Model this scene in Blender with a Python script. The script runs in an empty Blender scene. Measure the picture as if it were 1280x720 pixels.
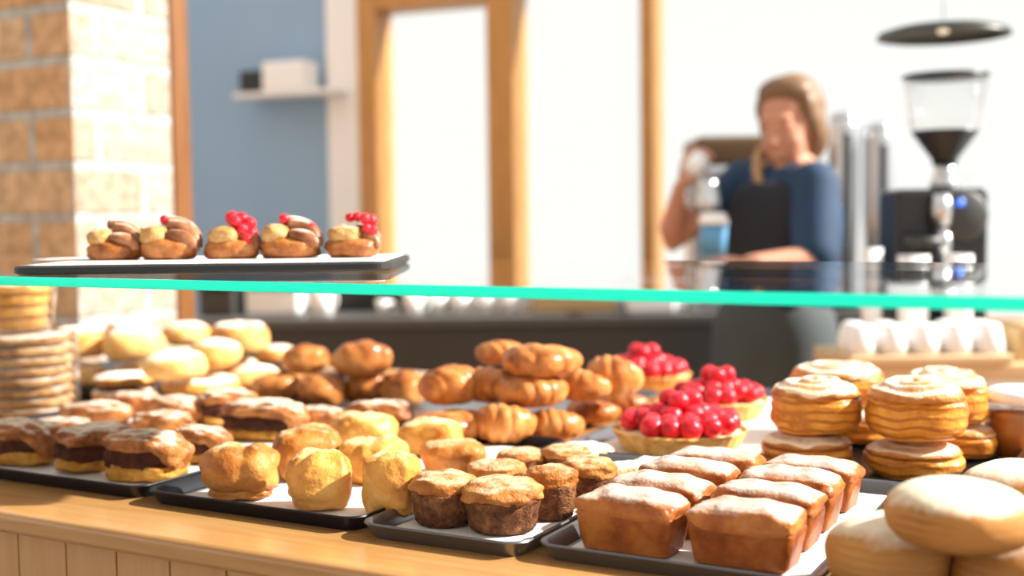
import bpy, math, random
from mathutils import Vector, Matrix, noise, Euler
R = math.radians
scene = bpy.context.scene
COL = scene.collection
rnd = random.Random(7)

# ------------------------------------------------------------------ camera
FPX = 1500.0
CAMZ = 1.235
cam_data = bpy.data.cameras.new('camera'); cam = bpy.data.objects.new('camera', cam_data); COL.objects.link(cam)
cam_data.sensor_width = 36.0; cam_data.lens = 36.0 * FPX / 1280.0
CR = Matrix.Rotation(R(29), 3, 'Z') @ Matrix.Rotation(R(90 - 3.43), 3, 'X') @ Matrix.Rotation(R(-0.7), 3, 'Z')
cam.matrix_world = Matrix.Translation((0, 0, CAMZ)) @ CR.to_4x4()
cam_data.dof.use_dof = True; cam_data.dof.focus_distance = 1.26; cam_data.dof.aperture_fstop = 2.5
cam_data.clip_start = .05
scene.camera = cam
O = Vector((0, 0, CAMZ))
FWD = Vector((-math.sin(R(29)), math.cos(R(29)), 0)); RGT = Vector((math.cos(R(29)), math.sin(R(29)), 0))

def ray(px, py): return CR @ Vector(((px - 640) / FPX, (360 - py) / FPX, -1))
def P(px, py, z):                       # point of the photograph on the horizontal plane z
    r = ray(px, py); t = (z - CAMZ) / r.z; return O + r * t
def D(px, py, d):                       # point of the photograph at forward distance d
    r = ray(px, py); return O + r * (d / r.dot(FWD))

# ------------------------------------------------------------------ object helpers
def link(name, verts, faces, mat=None, parent=None, smooth=True, loc=(0, 0, 0), mats=None, fmat=None):
    me = bpy.data.meshes.new(name); me.from_pydata([tuple(v) for v in verts], [], faces); me.update()
    if mats:
        for m in mats: me.materials.append(m)
        for p, i in zip(me.polygons, fmat): p.material_index = i
    elif mat: me.materials.append(mat)
    for p in me.polygons: p.use_smooth = smooth
    o = bpy.data.objects.new(name, me); COL.objects.link(o); o.location = loc
    if parent: o.parent = parent
    return o
def tag(o, label, cat, group=None, kind=None):
    o['label'] = label; o['category'] = cat
    if group: o['group'] = group
    if kind: o['kind'] = kind
    return o
def thing(name, label, cat, loc=(0, 0, 0), rz=0, group=None):
    o = bpy.data.objects.new(name, None); COL.objects.link(o); o.location = loc; o.rotation_euler = (0, 0, rz)
    o.empty_display_size = .02
    return tag(o, label, cat, group)
def struct(o): o['kind'] = 'structure'; return o
class MB:
    def __init__(s): s.v = []; s.f = []
    def add(s, v, f):
        n = len(s.v); s.v += [Vector(a) for a in v]; s.f += [tuple(i + n for i in q) for q in f]; return s
    def build(s, name, mat, parent=None, smooth=True, bevel=0, loc=(0, 0, 0), seg=2):
        o = link(name, s.v, s.f, mat, parent, smooth, loc)
        if bevel:
            m = o.modifiers.new('bevel', 'BEVEL'); m.width = bevel; m.segments = seg; m.limit_method = 'ANGLE'
            o.modifiers.new('wn', 'WEIGHTED_NORMAL')
        return o
def box(x0, x1, y0, y1, z0, z1, M=None):
    v = [Vector(p) for p in ((x0, y0, z0), (x1, y0, z0), (x1, y1, z0), (x0, y1, z0), (x0, y0, z1), (x1, y0, z1), (x1, y1, z1), (x0, y1, z1))]
    if M: v = [M @ p for p in v]
    return v, [(0, 3, 2, 1), (4, 5, 6, 7), (0, 1, 5, 4), (1, 2, 6, 5), (2, 3, 7, 6), (3, 0, 4, 7)]
def lathe(prof, seg=32, disp=None, M=None, cap=True):
    v = []; f = []
    for k, (r, z) in enumerate(prof):
        for i in range(seg):
            a = 2 * math.pi * i / seg; rr = r
            if disp: rr = r * disp(a, z)
            v.append(Vector((rr * math.cos(a), rr * math.sin(a), z)))
    for k in range(len(prof) - 1):
        for i in range(seg):
            j = (i + 1) % seg; f.append((k * seg + i, k * seg + j, (k + 1) * seg + j, (k + 1) * seg + i))
    if cap:
        f.append(tuple(reversed(range(seg)))); n = (len(prof) - 1) * seg; f.append(tuple(range(n, n + seg)))
    if M: v = [M @ p for p in v]
    return v, f
def tube(pts, rad, seg=12, M=None):
    v = []; f = []; n = len(pts); pts = [Vector(p) for p in pts]
    if not hasattr(rad, '__len__'): rad = [rad] * n
    up = Vector((0, 0, 1)); prev = None
    for k in range(n):
        t = (pts[min(k + 1, n - 1)] - pts[max(k - 1, 0)]).normalized()
        a = t.cross(up if abs(t.z) < .95 else Vector((1, 0, 0))).normalized() if prev is None else (prev - t * prev.dot(t)).normalized()
        prev = a; b = t.cross(a)
        for i in range(seg):
            q = 2 * math.pi * i / seg; v.append(pts[k] + (a * math.cos(q) + b * math.sin(q)) * rad[k])
    for k in range(n - 1):
        for i in range(seg):
            j = (i + 1) % seg; f.append((k * seg + i, k * seg + j, (k + 1) * seg + j, (k + 1) * seg + i))
    f.append(tuple(reversed(range(seg)))); f.append(tuple(range((n - 1) * seg, n * seg)))
    if M: v = [M @ p for p in v]
    return v, f
def spw(c, e): return math.copysign(abs(c) ** e, c)
def blob(rx, ry, rz, e1=1.0, e2=1.0, nu=40, nv=22, disp=None, flat=None, c=(0, 0, 0), M=None):
    """closed super-ellipsoid; disp(u, v, unit point) scales the radius; flat clips the underside at that z"""
    v = []; f = []
    def pt(la, lo):
        p = Vector((spw(math.cos(la), e1) * spw(math.cos(lo), e2), spw(math.cos(la), e1) * spw(math.sin(lo), e2), spw(math.sin(la), e1)))
        s = disp(p) if disp else 1.0
        q = Vector((p.x * rx * s, p.y * ry * s, p.z * rz * s))
        if flat is not None and q.z < flat: q.z = flat + (q.z - flat) * .08
        q += Vector(c)
        return M @ q if M else q
    v.append(pt(-math.pi / 2, 0))
    for k in range(1, nv):
        for i in range(nu): v.append(pt(-math.pi / 2 + math.pi * k / nv, 2 * math.pi * i / nu))
    v.append(pt(math.pi / 2, 0)); T = len(v) - 1
    for i in range(nu):
        j = (i + 1) % nu
        f.append((0, 1 + j, 1 + i))
        for k in range(nv - 2): a = 1 + k * nu; f.append((a + i, a + j, a + nu + j, a + nu + i))
        a = 1 + (nv - 2) * nu; f.append((a + i, a + j, T))
    return v, f
def nz(p, s, seed=0): return noise.noise(Vector((p.x * s + seed * 7.13, p.y * s - seed * 3.7, p.z * s + seed * 1.9)))
def rounded(w, d, r, n=6):
    pts = []
    for cx, cy, a0 in ((w / 2 - r, d / 2 - r, 0), (-w / 2 + r, d / 2 - r, 90), (-w / 2 + r, -d / 2 + r, 180), (w / 2 - r, -d / 2 + r, 270)):
        for k in range(n + 1):
            a = R(a0 + 90 * k / n); pts.append((cx + r * math.cos(a), cy + r * math.sin(a)))
    return pts

# ------------------------------------------------------------------ materials
def nodes(name):
    m = bpy.data.materials.new(name); m.use_nodes = True; t = m.node_tree; b = t.nodes['Principled BSDF']
    return m, t, b
def simple(name, col, rough=.5, metal=0, emit=None, spec=.5, trans=0, noise_amt=0, scale=30, sss=0):
    m, t, b = nodes(name)
    b.inputs['Base Color'].default_value = (*col, 1); b.inputs['Roughness'].default_value = rough; b.inputs['Metallic'].default_value = metal
    b.inputs['Specular IOR Level'].default_value = spec; b.inputs['Transmission Weight'].default_value = trans
    if sss: b.inputs['Subsurface Weight'].default_value = sss; b.inputs['Subsurface Radius'].default_value = (.012, .005, .003)
    if emit: b.inputs['Emission Color'].default_value = (*emit[0], 1); b.inputs['Emission Strength'].default_value = emit[1]
    if noise_amt:
        tc = t.nodes.new('ShaderNodeTexCoord'); n = t.nodes.new('ShaderNodeTexNoise'); n.inputs['Scale'].default_value = scale; n.inputs['Detail'].default_value = 4
        t.links.new(tc.outputs['Object'], n.inputs['Vector'])
        mx = t.nodes.new('ShaderNodeMix'); mx.data_type = 'RGBA'
        mx.inputs[6].default_value = (*[c * (1 - noise_amt) for c in col], 1); mx.inputs[7].default_value = (*[min(1, c * (1 + noise_amt)) for c in col], 1)
        t.links.new(n.outputs['Fac'], mx.inputs[0]); t.links.new(mx.outputs[2], b.inputs['Base Color'])
        bp = t.nodes.new('ShaderNodeBump'); bp.inputs['Strength'].default_value = .15; bp.inputs['Distance'].default_value = .002
        t.links.new(n.outputs['Fac'], bp.inputs['Height']); t.links.new(bp.outputs['Normal'], b.inputs['Normal'])
    return m
def baked(name, pale, mid, toast, top_bias=.5, scale=45, sugar=0.0, rough=.45, bump=.5, coat=0.0, stripe=None, sugar_col=(.93, .88, .80), sugar_scale=28):
    """crust: pale where it rose, toasted on top and in patches; sugar dust lies on what faces up"""
    m, t, b = nodes(name); N = t.nodes; L = t.links
    tc = N.new('ShaderNodeTexCoord'); oi = N.new('ShaderNodeObjectInfo')
    ad = N.new('ShaderNodeVectorMath'); ad.operation = 'ADD'
    sc = N.new('ShaderNodeVectorMath'); sc.operation = 'SCALE'; sc.inputs[0].default_value = (3, 5, 7); L.new(oi.outputs['Random'], sc.inputs['Scale'])
    L.new(tc.outputs['Object'], ad.inputs[0]); L.new(sc.outputs[0], ad.inputs[1])
    n1 = N.new('ShaderNodeTexNoise'); n1.inputs['Scale'].default_value = scale; n1.inputs['Detail'].default_value = 5; n1.inputs['Roughness'].default_value = .6; L.new(ad.outputs[0], n1.inputs['Vector'])
    sp = N.new('ShaderNodeSeparateXYZ'); L.new(tc.outputs['Generated'], sp.inputs[0])
    ma = N.new('ShaderNodeMath'); ma.operation = 'MULTIPLY_ADD'; ma.inputs[1].default_value = top_bias; L.new(sp.outputs['Z'], ma.inputs[0])
    m2 = N.new('ShaderNodeMath'); m2.operation = 'MULTIPLY_ADD'; m2.inputs[1].default_value = 2.2; m2.inputs[2].default_value = -1.1; L.new(n1.outputs['Fac'], m2.inputs[0])
    m3 = N.new('ShaderNodeMath'); m3.operation = 'MULTIPLY_ADD'; m3.inputs[1].default_value = .24; m3.inputs[2].default_value = .38 - top_bias * .5; L.new(oi.outputs['Random'], m3.inputs[0])
    m4 = N.new('ShaderNodeMath'); m4.operation = 'ADD'; L.new(m2.outputs[0], m4.inputs[0]); L.new(m3.outputs[0], m4.inputs[1]); L.new(m4.outputs[0], ma.inputs[2])
    cr = N.new('ShaderNodeValToRGB'); e = cr.color_ramp.elements; e[0].position = .05; e[0].color = (*pale, 1); e[1].position = .95; e[1].color = (*toast, 1)
    k = e.new(.5); k.color = (*mid, 1); L.new(ma.outputs[0], cr.inputs['Fac'])
    col = cr.outputs['Color']
    n2 = N.new('ShaderNodeTexNoise'); n2.inputs['Scale'].default_value = scale * 6; n2.inputs['Detail'].default_value = 3; L.new(ad.outputs[0], n2.inputs['Vector'])
    if stripe:                          # icing or layers: wavy bands of a second colour
        w = N.new('ShaderNodeTexWave'); w.wave_type = stripe[0]; w.bands_direction = stripe[1] if stripe[0] == 'BANDS' else 'X'
        if stripe[0] == 'RINGS': w.rings_direction = 'Z'
        w.inputs['Scale'].default_value = stripe[2]; w.inputs['Distortion'].default_value = stripe[3]; w.inputs['Detail'].default_value = 2; w.inputs['Detail Scale'].default_value = 1.2
        L.new(tc.outputs['Object'], w.inputs['Vector'])
        r2 = N.new('ShaderNodeValToRGB'); r2.color_ramp.elements[0].position = stripe[5]; r2.color_ramp.elements[1].position = stripe[5] + .18; L.new(w.outputs['Fac'], r2.inputs['Fac'])
        mx = N.new('ShaderNodeMix'); mx.data_type = 'RGBA'; L.new(r2.outputs['Color'], mx.inputs[0]); L.new(col, mx.inputs[6]); mx.inputs[7].default_value = (*stripe[4], 1); col = mx.outputs[2]
    if sugar:
        ns = N.new('ShaderNodeTexNoise'); ns.inputs['Scale'].default_value = sugar_scale; ns.inputs['Detail'].default_value = 6; ns.inputs['Roughness'].default_value = .7; L.new(ad.outputs[0], ns.inputs['Vector'])
        s2 = N.new('ShaderNodeSeparateXYZ'); L.new(tc.outputs['Normal'], s2.inputs[0])
        a1 = N.new('ShaderNodeMath'); a1.operation = 'MULTIPLY_ADD'; a1.inputs[1].default_value = .9; a1.inputs[2].default_value = sugar - 1.15; L.new(s2.outputs['Z'], a1.inputs[0])
        a2 = N.new('ShaderNodeMath'); a2.operation = 'ADD'; L.new(a1.outputs[0], a2.inputs[0]); L.new(ns.outputs['Fac'], a2.inputs[1])
        mr = N.new('ShaderNodeMapRange'); mr.inputs['From Min'].default_value = .25; mr.inputs['From Max'].default_value = .62; L.new(a2.outputs[0], mr.inputs['Value'])
        mx = N.new('ShaderNodeMix'); mx.data_type = 'RGBA'; L.new(mr.outputs[0], mx.inputs[0]); L.new(col, mx.inputs[6]); mx.inputs[7].default_value = (*sugar_col, 1); col = mx.outputs[2]
    L.new(col, b.inputs['Base Color'])
    b.inputs['Roughness'].default_value = rough; b.inputs['Specular IOR Level'].default_value = .22; b.inputs['Coat Weight'].default_value = coat * .35; b.inputs['Coat Roughness'].default_value = .22
    mh = N.new('ShaderNodeMath'); mh.operation = 'MULTIPLY_ADD'; mh.inputs[1].default_value = .35; L.new(n2.outputs['Fac'], mh.inputs[0]); L.new(n1.outputs['Fac'], mh.inputs[2])
    bp = N.new('ShaderNodeBump'); bp.inputs['Strength'].default_value = bump; bp.inputs['Distance'].default_value = .006; L.new(mh.outputs[0], bp.inputs['Height']); L.new(bp.outputs['Normal'], b.inputs['Normal'])
    return m
def wood(name, c1, c2, sx=(1, 12, 12), rough=.4, coat=0.0, grooves=None):
    m, t, b = nodes(name); N = t.nodes; L = t.links
    tc = N.new('ShaderNodeTexCoord'); mp = N.new('ShaderNodeMapping'); mp.inputs['Scale'].default_value = sx; L.new(tc.outputs['Object'], mp.inputs['Vector'])
    n = N.new('ShaderNodeTexNoise'); n.inputs['Scale'].default_value = 4; n.inputs['Detail'].default_value = 6; n.inputs['Distortion'].default_value = .6; L.new(mp.outputs[0], n.inputs['Vector'])
    cr = N.new('ShaderNodeValToRGB'); e = cr.color_ramp.elements; e[0].position = .3; e[0].color = (*c1, 1); e[1].position = .7; e[1].color = (*c2, 1); L.new(n.outputs['Fac'], cr.inputs['Fac'])
    L.new(cr.outputs['Color'], b.inputs['Base Color']); b.inputs['Roughness'].default_value = rough; b.inputs['Coat Weight'].default_value = coat; b.inputs['Coat Roughness'].default_value = .15
    bp = N.new('ShaderNodeBump'); bp.inputs['Strength'].default_value = .08; bp.inputs['Distance'].default_value = .002; L.new(n.outputs['Fac'], bp.inputs['Height']); L.new(bp.outputs['Normal'], b.inputs['Normal'])
    return m
def clear(name, tint=(1, 1, 1), ior=1.5, gain=1.0):
    """thin clear pane: lets light straight through, mirrors at a glance"""
    m = bpy.data.materials.new(name); m.use_nodes = True; t = m.node_tree; t.nodes.clear(); N = t.nodes; L = t.links
    out = N.new('ShaderNodeOutputMaterial'); mx = N.new('ShaderNodeMixShader'); tr = N.new('ShaderNodeBsdfTransparent'); gl = N.new('ShaderNodeBsdfGlossy')
    lw = N.new('ShaderNodeLayerWeight'); lw.inputs['Blend'].default_value = .5; pw = N.new('ShaderNodeMath'); pw.operation = 'POWER'; pw.inputs[1].default_value = 3.8
    fr = N.new('ShaderNodeMath'); fr.operation = 'MULTIPLY_ADD'; f0 = ((ior - 1) / (ior + 1)) ** 2; fr.inputs[1].default_value = 1 - f0; fr.inputs[2].default_value = f0
    L.new(lw.outputs['Facing'], pw.inputs[0]); L.new(pw.outputs[0], fr.inputs[0]); tr.inputs['Color'].default_value = (*tint, 1); gl.inputs['Roughness'].default_value = .015; gl.inputs['Color'].default_value = (gain, gain, gain, 1)
    L.new(fr.outputs[0], mx.inputs[0]); L.new(tr.outputs[0], mx.inputs[1]); L.new(gl.outputs[0], mx.inputs[2]); L.new(mx.outputs[0], out.inputs[0])
    return m
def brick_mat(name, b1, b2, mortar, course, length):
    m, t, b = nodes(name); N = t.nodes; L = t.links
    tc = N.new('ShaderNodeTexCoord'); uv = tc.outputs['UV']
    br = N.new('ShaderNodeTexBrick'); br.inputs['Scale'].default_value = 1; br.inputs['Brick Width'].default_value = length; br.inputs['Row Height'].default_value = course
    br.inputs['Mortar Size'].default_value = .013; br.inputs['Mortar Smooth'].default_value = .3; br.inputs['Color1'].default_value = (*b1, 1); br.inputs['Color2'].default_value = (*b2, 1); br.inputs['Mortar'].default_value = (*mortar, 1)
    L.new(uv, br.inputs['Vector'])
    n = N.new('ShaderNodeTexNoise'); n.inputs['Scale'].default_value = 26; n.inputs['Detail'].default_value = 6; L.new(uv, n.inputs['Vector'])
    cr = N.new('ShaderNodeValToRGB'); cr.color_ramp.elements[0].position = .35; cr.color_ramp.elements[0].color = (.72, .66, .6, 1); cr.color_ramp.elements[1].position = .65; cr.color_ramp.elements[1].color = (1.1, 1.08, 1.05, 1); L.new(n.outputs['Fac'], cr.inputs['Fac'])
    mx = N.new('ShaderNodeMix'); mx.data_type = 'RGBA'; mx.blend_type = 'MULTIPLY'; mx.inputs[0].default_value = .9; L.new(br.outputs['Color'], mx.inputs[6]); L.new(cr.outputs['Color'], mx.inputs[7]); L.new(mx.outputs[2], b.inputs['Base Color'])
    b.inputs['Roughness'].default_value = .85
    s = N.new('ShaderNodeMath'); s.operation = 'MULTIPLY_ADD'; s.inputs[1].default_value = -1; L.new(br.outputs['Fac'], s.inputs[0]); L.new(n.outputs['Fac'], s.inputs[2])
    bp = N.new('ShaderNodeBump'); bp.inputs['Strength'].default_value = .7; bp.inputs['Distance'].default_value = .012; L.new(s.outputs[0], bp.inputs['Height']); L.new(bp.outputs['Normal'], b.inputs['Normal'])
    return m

M = {}
M['bun'] = baked('pale_bun_crust', (.86, .57, .24), (.80, .45, .14), (.56, .23, .05), .35, 22, .30, .5, .25)
M['ring'] = baked('toasted_ring_bun', (.78, .50, .20), (.70, .36, .09), (.42, .16, .03), .6, 30, .35, .45, .4)
M['bigbun'] = baked('floured_bun_crust', (.58, .27, .075), (.52, .21, .05), (.30, .10, .02), .1, 14, .40, .6, .3, stripe=('BANDS', 'Z', 46, 1.5, (.50, .22, .06), .55), sugar_col=(.90, .78, .60), sugar_scale=20)
M['roll'] = baked('glazed_brown_roll', (.60, .27, .08), (.46, .165, .038), (.24, .065, .012), .35, 24, 0, .28, .3, .5)
M['croissant'] = baked('croissant_crust', (.68, .31, .095), (.50, .18, .042), (.26, .07, .014), .25, 34, 0, .32, .35, .4)
M['scone'] = baked('golden_scone_crust', (.86, .45, .12), (.76, .33, .065), (.42, .13, .02), .25, 26, .22, .42, .7, .2, sugar_col=(.92, .70, .42))
M['scone_b'] = baked('brown_scone_crust', (.68, .32, .085), (.54, .20, .04), (.30, .085, .014), .3, 26, .14, .42, .7, .25, sugar_col=(.92, .70, .42))
M['crumb'] = baked('yellow_choux_crumb', (.66, .34, .06), (.52, .22, .03), (.32, .11, .015), .1, 60, 0, .6, .8)
M['choc'] = baked('dark_chocolate_filling', (.13, .034, .010), (.075, .018, .005), (.03, .008, .003), .1, 60, 0, .7, .9)
M['eclair_top'] = baked('eclair_crust', (.58, .25, .07), (.38, .125, .03), (.16, .04, .009), .2, 44, .24, .38, .8, .2, sugar_col=(.90, .80, .66), sugar_scale=60)
M['muffin_body'] = baked('chocolate_muffin_crumb', (.34, .14, .05), (.17, .058, .02), (.06, .018, .007), -.2, 90, 0, .7, 1.0)
M['muffin_top'] = baked('muffin_dome_crust', (.62, .27, .075), (.47, .165, .035), (.26, .075, .013), .1, 40, .16, .5, .8, sugar_col=(.86, .68, .46), sugar_scale=45)
M['cookie'] = baked('pale_cookie', (.80, .60, .34), (.74, .50, .24), (.52, .28, .1), .0, 60, .35, .6, .8)
M['loaf'] = baked('loaf_crust', (.46, .14, .022), (.30, .070, .010), (.12, .024, .004), .15, 30, 0, .35, .5, .3)
M['loaf_top'] = baked('iced_loaf_top', (.62, .24, .06), (.46, .14, .03), (.24, .055, .012), .0, 30, .34, .36, .6, .35, sugar_col=(.72, .58, .50), sugar_scale=34)
M['swirl'] = baked('layered_bun_side', (.80, .38, .06), (.72, .29, .035), (.36, .11, .014), .15, 30, 0, .34, .5, .35, stripe=('BANDS', 'Z', 26, 3.0, (.46, .15, .02), .66))
M['swirl_top'] = baked('sugared_swirl_top', (.64, .32, .10), (.52, .20, .05), (.32, .10, .02), 0.1, 30, .28, .4, .6, .2, stripe=('RINGS', 'Z', 16, 3.0, (.86, .66, .42), .55), sugar_col=(.80, .68, .54), sugar_scale=30)
M['tart_shell'] = baked('tart_pastry', (.84, .58, .24), (.78, .44, .13), (.52, .22, .05), .35, 50, 0, .5, .5)
M['custard'] = simple('vanilla_custard', (.88, .70, .42), .35, noise_amt=.1)
M['berry'] = baked('red_berry_skin', (.80, .030, .045), (.66, .014, .030), (.42, .006, .016), .0, 60, 0, .22, .35, .6)
M['choux'] = baked('choux_base', (.50, .22, .07), (.35, .12, .03), (.15, .04, .01), -.3, 40, 0, .35, .6, .3)
M['lid'] = baked('choux_lid', (.52, .32, .13), (.42, .22, .07), (.26, .11, .03), .2, 40, .16, .4, .7, sugar_col=(.9, .82, .7))
M['mocha'] = baked('mocha_cream', (.38, .18, .08), (.27, .105, .045), (.14, .045, .016), .1, 50, .24, .35, .3, .2, sugar_col=(.88, .76, .64))
M['tray_black'] = simple('black_enamel_tray', (.006, .007, .011), .35, 0, spec=.3)
M['tray_steel'] = simple('dark_steel_tray', (.20, .205, .22), .30, .85)
M['slate'] = simple('black_slate', (.012, .011, .011), .45)
M['paper'] = simple('white_baking_paper', (.82, .80, .77), .7, noise_amt=.04, scale=50)
M['counter'] = wood('varnished_pine_top', (.46, .22, .065), (.56, .30, .11), (1.2, 14, 14), .25, .4)
M['panel'] = wood('pine_front_boards', (.50, .25, .085), (.56, .30, .115), (14, 14, 1.2), .45)
M['oak'] = wood('oiled_oak_frame', (.42, .19, .045), (.56, .28, .08), (12, 12, 1.5), .4)
M['dark_oak'] = wood('dark_oak_post', (.15, .052, .009), (.20, .08, .018), (12, 12, 1.5), .4)
M['beech'] = wood('pale_beech', (.66, .46, .25), (.74, .54, .32), (1, 10, 10), .45)
M['glass'] = clear('clear_glass', (.975, .995, .99))
M['pane'] = clear('window_glass', (.97, .985, .98), 1.3)
M['jarglass'] = clear('jar_glass', (.985, .985, .98), 1.25)
M['white'] = simple('white_plaster', (.86, .85, .83), .8, noise_amt=.03, scale=4)
M['blue'] = simple('blue_grey_paint', (.27, .41, .57), .7, noise_amt=.06, scale=3)
M['darkcab'] = simple('charcoal_cabinet', (.035, .035, .034), .5, noise_amt=.2, scale=3)
M['stone'] = simple('grey_stone_worktop', (.07, .07, .068), .5, noise_amt=.15, scale=20)
M['blackp'] = simple('black_plastic', (.010, .010, .011), .35)
M['steel'] = simple('brushed_steel', (.60, .62, .64), .28, .9)
M['china'] = simple('white_china', (.88, .88, .87), .25)
M['tan'] = simple('tan_card', (.52, .36, .17), .7, noise_amt=.08)
M['bronze'] = simple('brown_bronze_casing', (.13, .075, .035), .4, .4)
M['bluecup'] = simple('sky_blue_cup', (.10, .33, .58), .4)
M['floor'] = simple('grey_floor', (.16, .15, .14), .5, noise_amt=.2, scale=6)
M['brick'] = brick_mat('buff_brick', (.72, .38, .17), (.78, .50, .28), (.58, .52, .45), .1175, .27)
M['brick_grey'] = brick_mat('greyish_brick', (.36, .27, .20), (.42, .37, .32), (.43, .42, .40), .1175, .27)  # greyer, darker brick colours for the right-hand face of the pier
M['skin'] = simple('skin', (.52, .245, .15), .5, noise_amt=.05, scale=20, sss=.15)
M['hair'] = simple('light_brown_hair', (.17, .085, .032), .5, noise_amt=.35, scale=60)
M['blond'] = simple('blond_braid', (.44, .26, .11), .5, noise_amt=.3, scale=60)
M['navy'] = simple('navy_cotton', (.009, .038, .090), .8, noise_amt=.2, scale=15)
M['apron'] = simple('black_apron_cloth', (.012, .014, .020), .85, noise_amt=.2, scale=15)
M['grey_apron'] = simple('charcoal_trousers', (.05, .062, .066), .85, noise_amt=.2, scale=12)
M['biscuit'] = baked('brown_biscuit', (.56, .34, .15), (.40, .20, .07), (.22, .09, .03), .0, 50, .2, .5, .8)
M['biscuit2'] = baked('orange_biscuit', (.80, .46, .14), (.70, .34, .07), (.45, .18, .03), .0, 50, .2, .4, .6, .3)
M['caramel'] = simple('caramel_sauce', (.42, .15, .025), .2, noise_amt=.1)
M['filling'] = simple('dark_jam_filling', (.10, .025, .01), .25)
def edge_mat():                          # polished green glass edge: light gathered inside the sheet leaves here
    m, t, b = nodes('polished_green_glass_edge'); N = t.nodes; L = t.links
    b.inputs['Base Color'].default_value = (.015, .82, .66, 1); b.inputs['Roughness'].default_value = .12; b.inputs['Coat Weight'].default_value = .5
    tl = N.new('ShaderNodeBsdfTranslucent'); tl.inputs['Color'].default_value = (.02, .95, .80, 1); mx = N.new('ShaderNodeMixShader'); mx.inputs[0].default_value = .55
    L.new(b.outputs[0], mx.inputs[1]); L.new(tl.outputs[0], mx.inputs[2]); L.new(mx.outputs[0], t.nodes['Material Output'].inputs[0])
    return m
M['edge'] = edge_mat()

# ------------------------------------------------------------------ light
w = bpy.data.worlds.new('sky'); scene.world = w; w.use_nodes = True
bg = w.node_tree.nodes['Background']; bg.inputs['Color'].default_value = (1.0, .98, .95, 1); bg.inputs['Strength'].default_value = .70
sd = bpy.data.lights.new('sun', 'SUN'); sd.energy = 8.6; sd.angle = R(1.5); sd.color = (1.0, .945, .87)
so = bpy.data.objects.new('sun', sd); COL.objects.link(so)
SUN = Vector((.80, .42, .62)).normalized(); so.rotation_euler = SUN.to_track_quat('Z', 'Y').to_euler()
vs = scene.view_settings; vs.view_transform = 'Standard'; vs.look = 'None'; vs.exposure = 0.62; vs.gamma = 1; vs.use_curve_mapping = False
scene.cycles.max_bounces = 8; scene.cycles.transparent_max_bounces = 24

# ------------------------------------------------------------------ room
CT = .905                                # top of the display counter
ZF = .9105                               # level the pastries stand on (paper in the trays)
struct(MB().add(*box(-7, 5, -3, 9, -.1, 0)).build('floor', M['floor'], smooth=False))
struct(MB().add(*box(-6, 4, -5, .95, 2.9, 3.0)).build('ceiling_sky_block', M['white'], smooth=False))  # unseen slab over the camera side, added to block overhead sky fill
# window wall: a straight wall crossing behind the bar
WA = (R(29) - R(21.5))
WX = (RGT * math.cos(R(21.5)) - FWD * math.sin(R(21.5))); WN = Vector((-WX.y, WX.x, 0))
W0 = O + FWD * 5.0; W0.z = 0
WM = Matrix(((WX.x, WN.x, 0, W0.x), (WX.y, WN.y, 0, W0.y), (0, 0, 1, 0), (0, 0, 0, 1)))
def ws(px, off=0):                       # place along the wall seen at image column px
    r = (px - 640) / FPX; c, s = math.cos(R(21.5)), math.sin(R(21.5)); return (5 + off) * r / (c + s * r)
def wobj(name, boxes, mat, parent=None, bevel=0):
    mb = MB()
    for b in boxes: mb.add(*box(*b))
    o = mb.build(name, mat, parent, smooth=bool(bevel), bevel=bevel)
    if parent is None: o.matrix_world = WM
    return o
s = ws; ZT = 2.12; ZS = .98
struct(wobj('wall_back', [(s(200) - 1.2, s(228), 0, .15, 0, 3.2), (s(418), s(458), -.03, .15, 0, 3.2), (s(458), s(822), 0, .15, 0, ZS - .04), (s(458), s(822), 0, .15, ZT + .08, 3.2), (s(822), s(1400), 0, .15, 0, .80)], M['white']))
struct(wobj('wall_alcove', [(s(228), s(418), .02, .15, 0, 3.2)], M['blue']))
def window(n, x0, x1, z0, z1, fr, label_boxes):
    f = struct(wobj('window_%d' % n, label_boxes, M['oak'], bevel=.004))
    p = link('window_pane', *box(x0, x1, .07, .076, z0, z1), M['pane'], f, False)
    return f
window(1, s(480), s(615), ZS, ZT, 0, [(s(457), s(480), -.04, .12, ZS - .04, ZT + .08), (s(480), s(616), -.04, .12, ZT, ZT + .08), (s(480), s(616), -.06, .12, ZS - .04, ZS)])
window(2, s(650), s(805), ZS, 2.6, 0, [(s(617), s(650), -.05, .12, ZS - .04, ZT + .6), (s(651), s(804), -.04, .12, ZT + .08 + .4, ZT + .6), (s(651), s(804), -.06, .12, ZS - .04, ZS)])
window(3, s(822), s(1400), .80, 3.2, 0, [(s(805), s(822), -.04, .12, ZS - .04, 3.2), (s(823), s(1400), -.04, .12, 3.14, 3.2), (s(823), s(1400), -.04, .12, .80, .84)])
# brick pier on the left with a timber post
pc = P(95, 270, CAMZ - .01) ; pc = D(95, 274, 2.7)
def pier():
    x1, y0 = pc.x, pc.y; x0, y1 = x1 - 1.6, y0 + .30
    v, f = box(x0, x1, y0, y1, 0, 3.2)
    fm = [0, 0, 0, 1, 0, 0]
    o = link('wall_left', v, f, None, None, False, mats=[M['brick'], M['brick_grey']], fmat=fm)
    uv = o.data.uv_layers.new(name='UVMap')
    for p in o.data.polygons:
        for li in p.loop_indices:
            c = o.data.vertices[o.data.loops[li].vertex_index].co
            uv.data[li].uv = ((c.x - x1 if abs(p.normal.y) > .5 else c.y - y0 + .06), c.z + .048)
    struct(o)
    return x1, y1
px1, py1 = pier()
struct(MB().add(*box(px1 - .06, px1 + .006, py1 + .004, py1 + .062, 0, 3.2)).build('trim_1', M['dark_oak'], bevel=.004))

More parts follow.
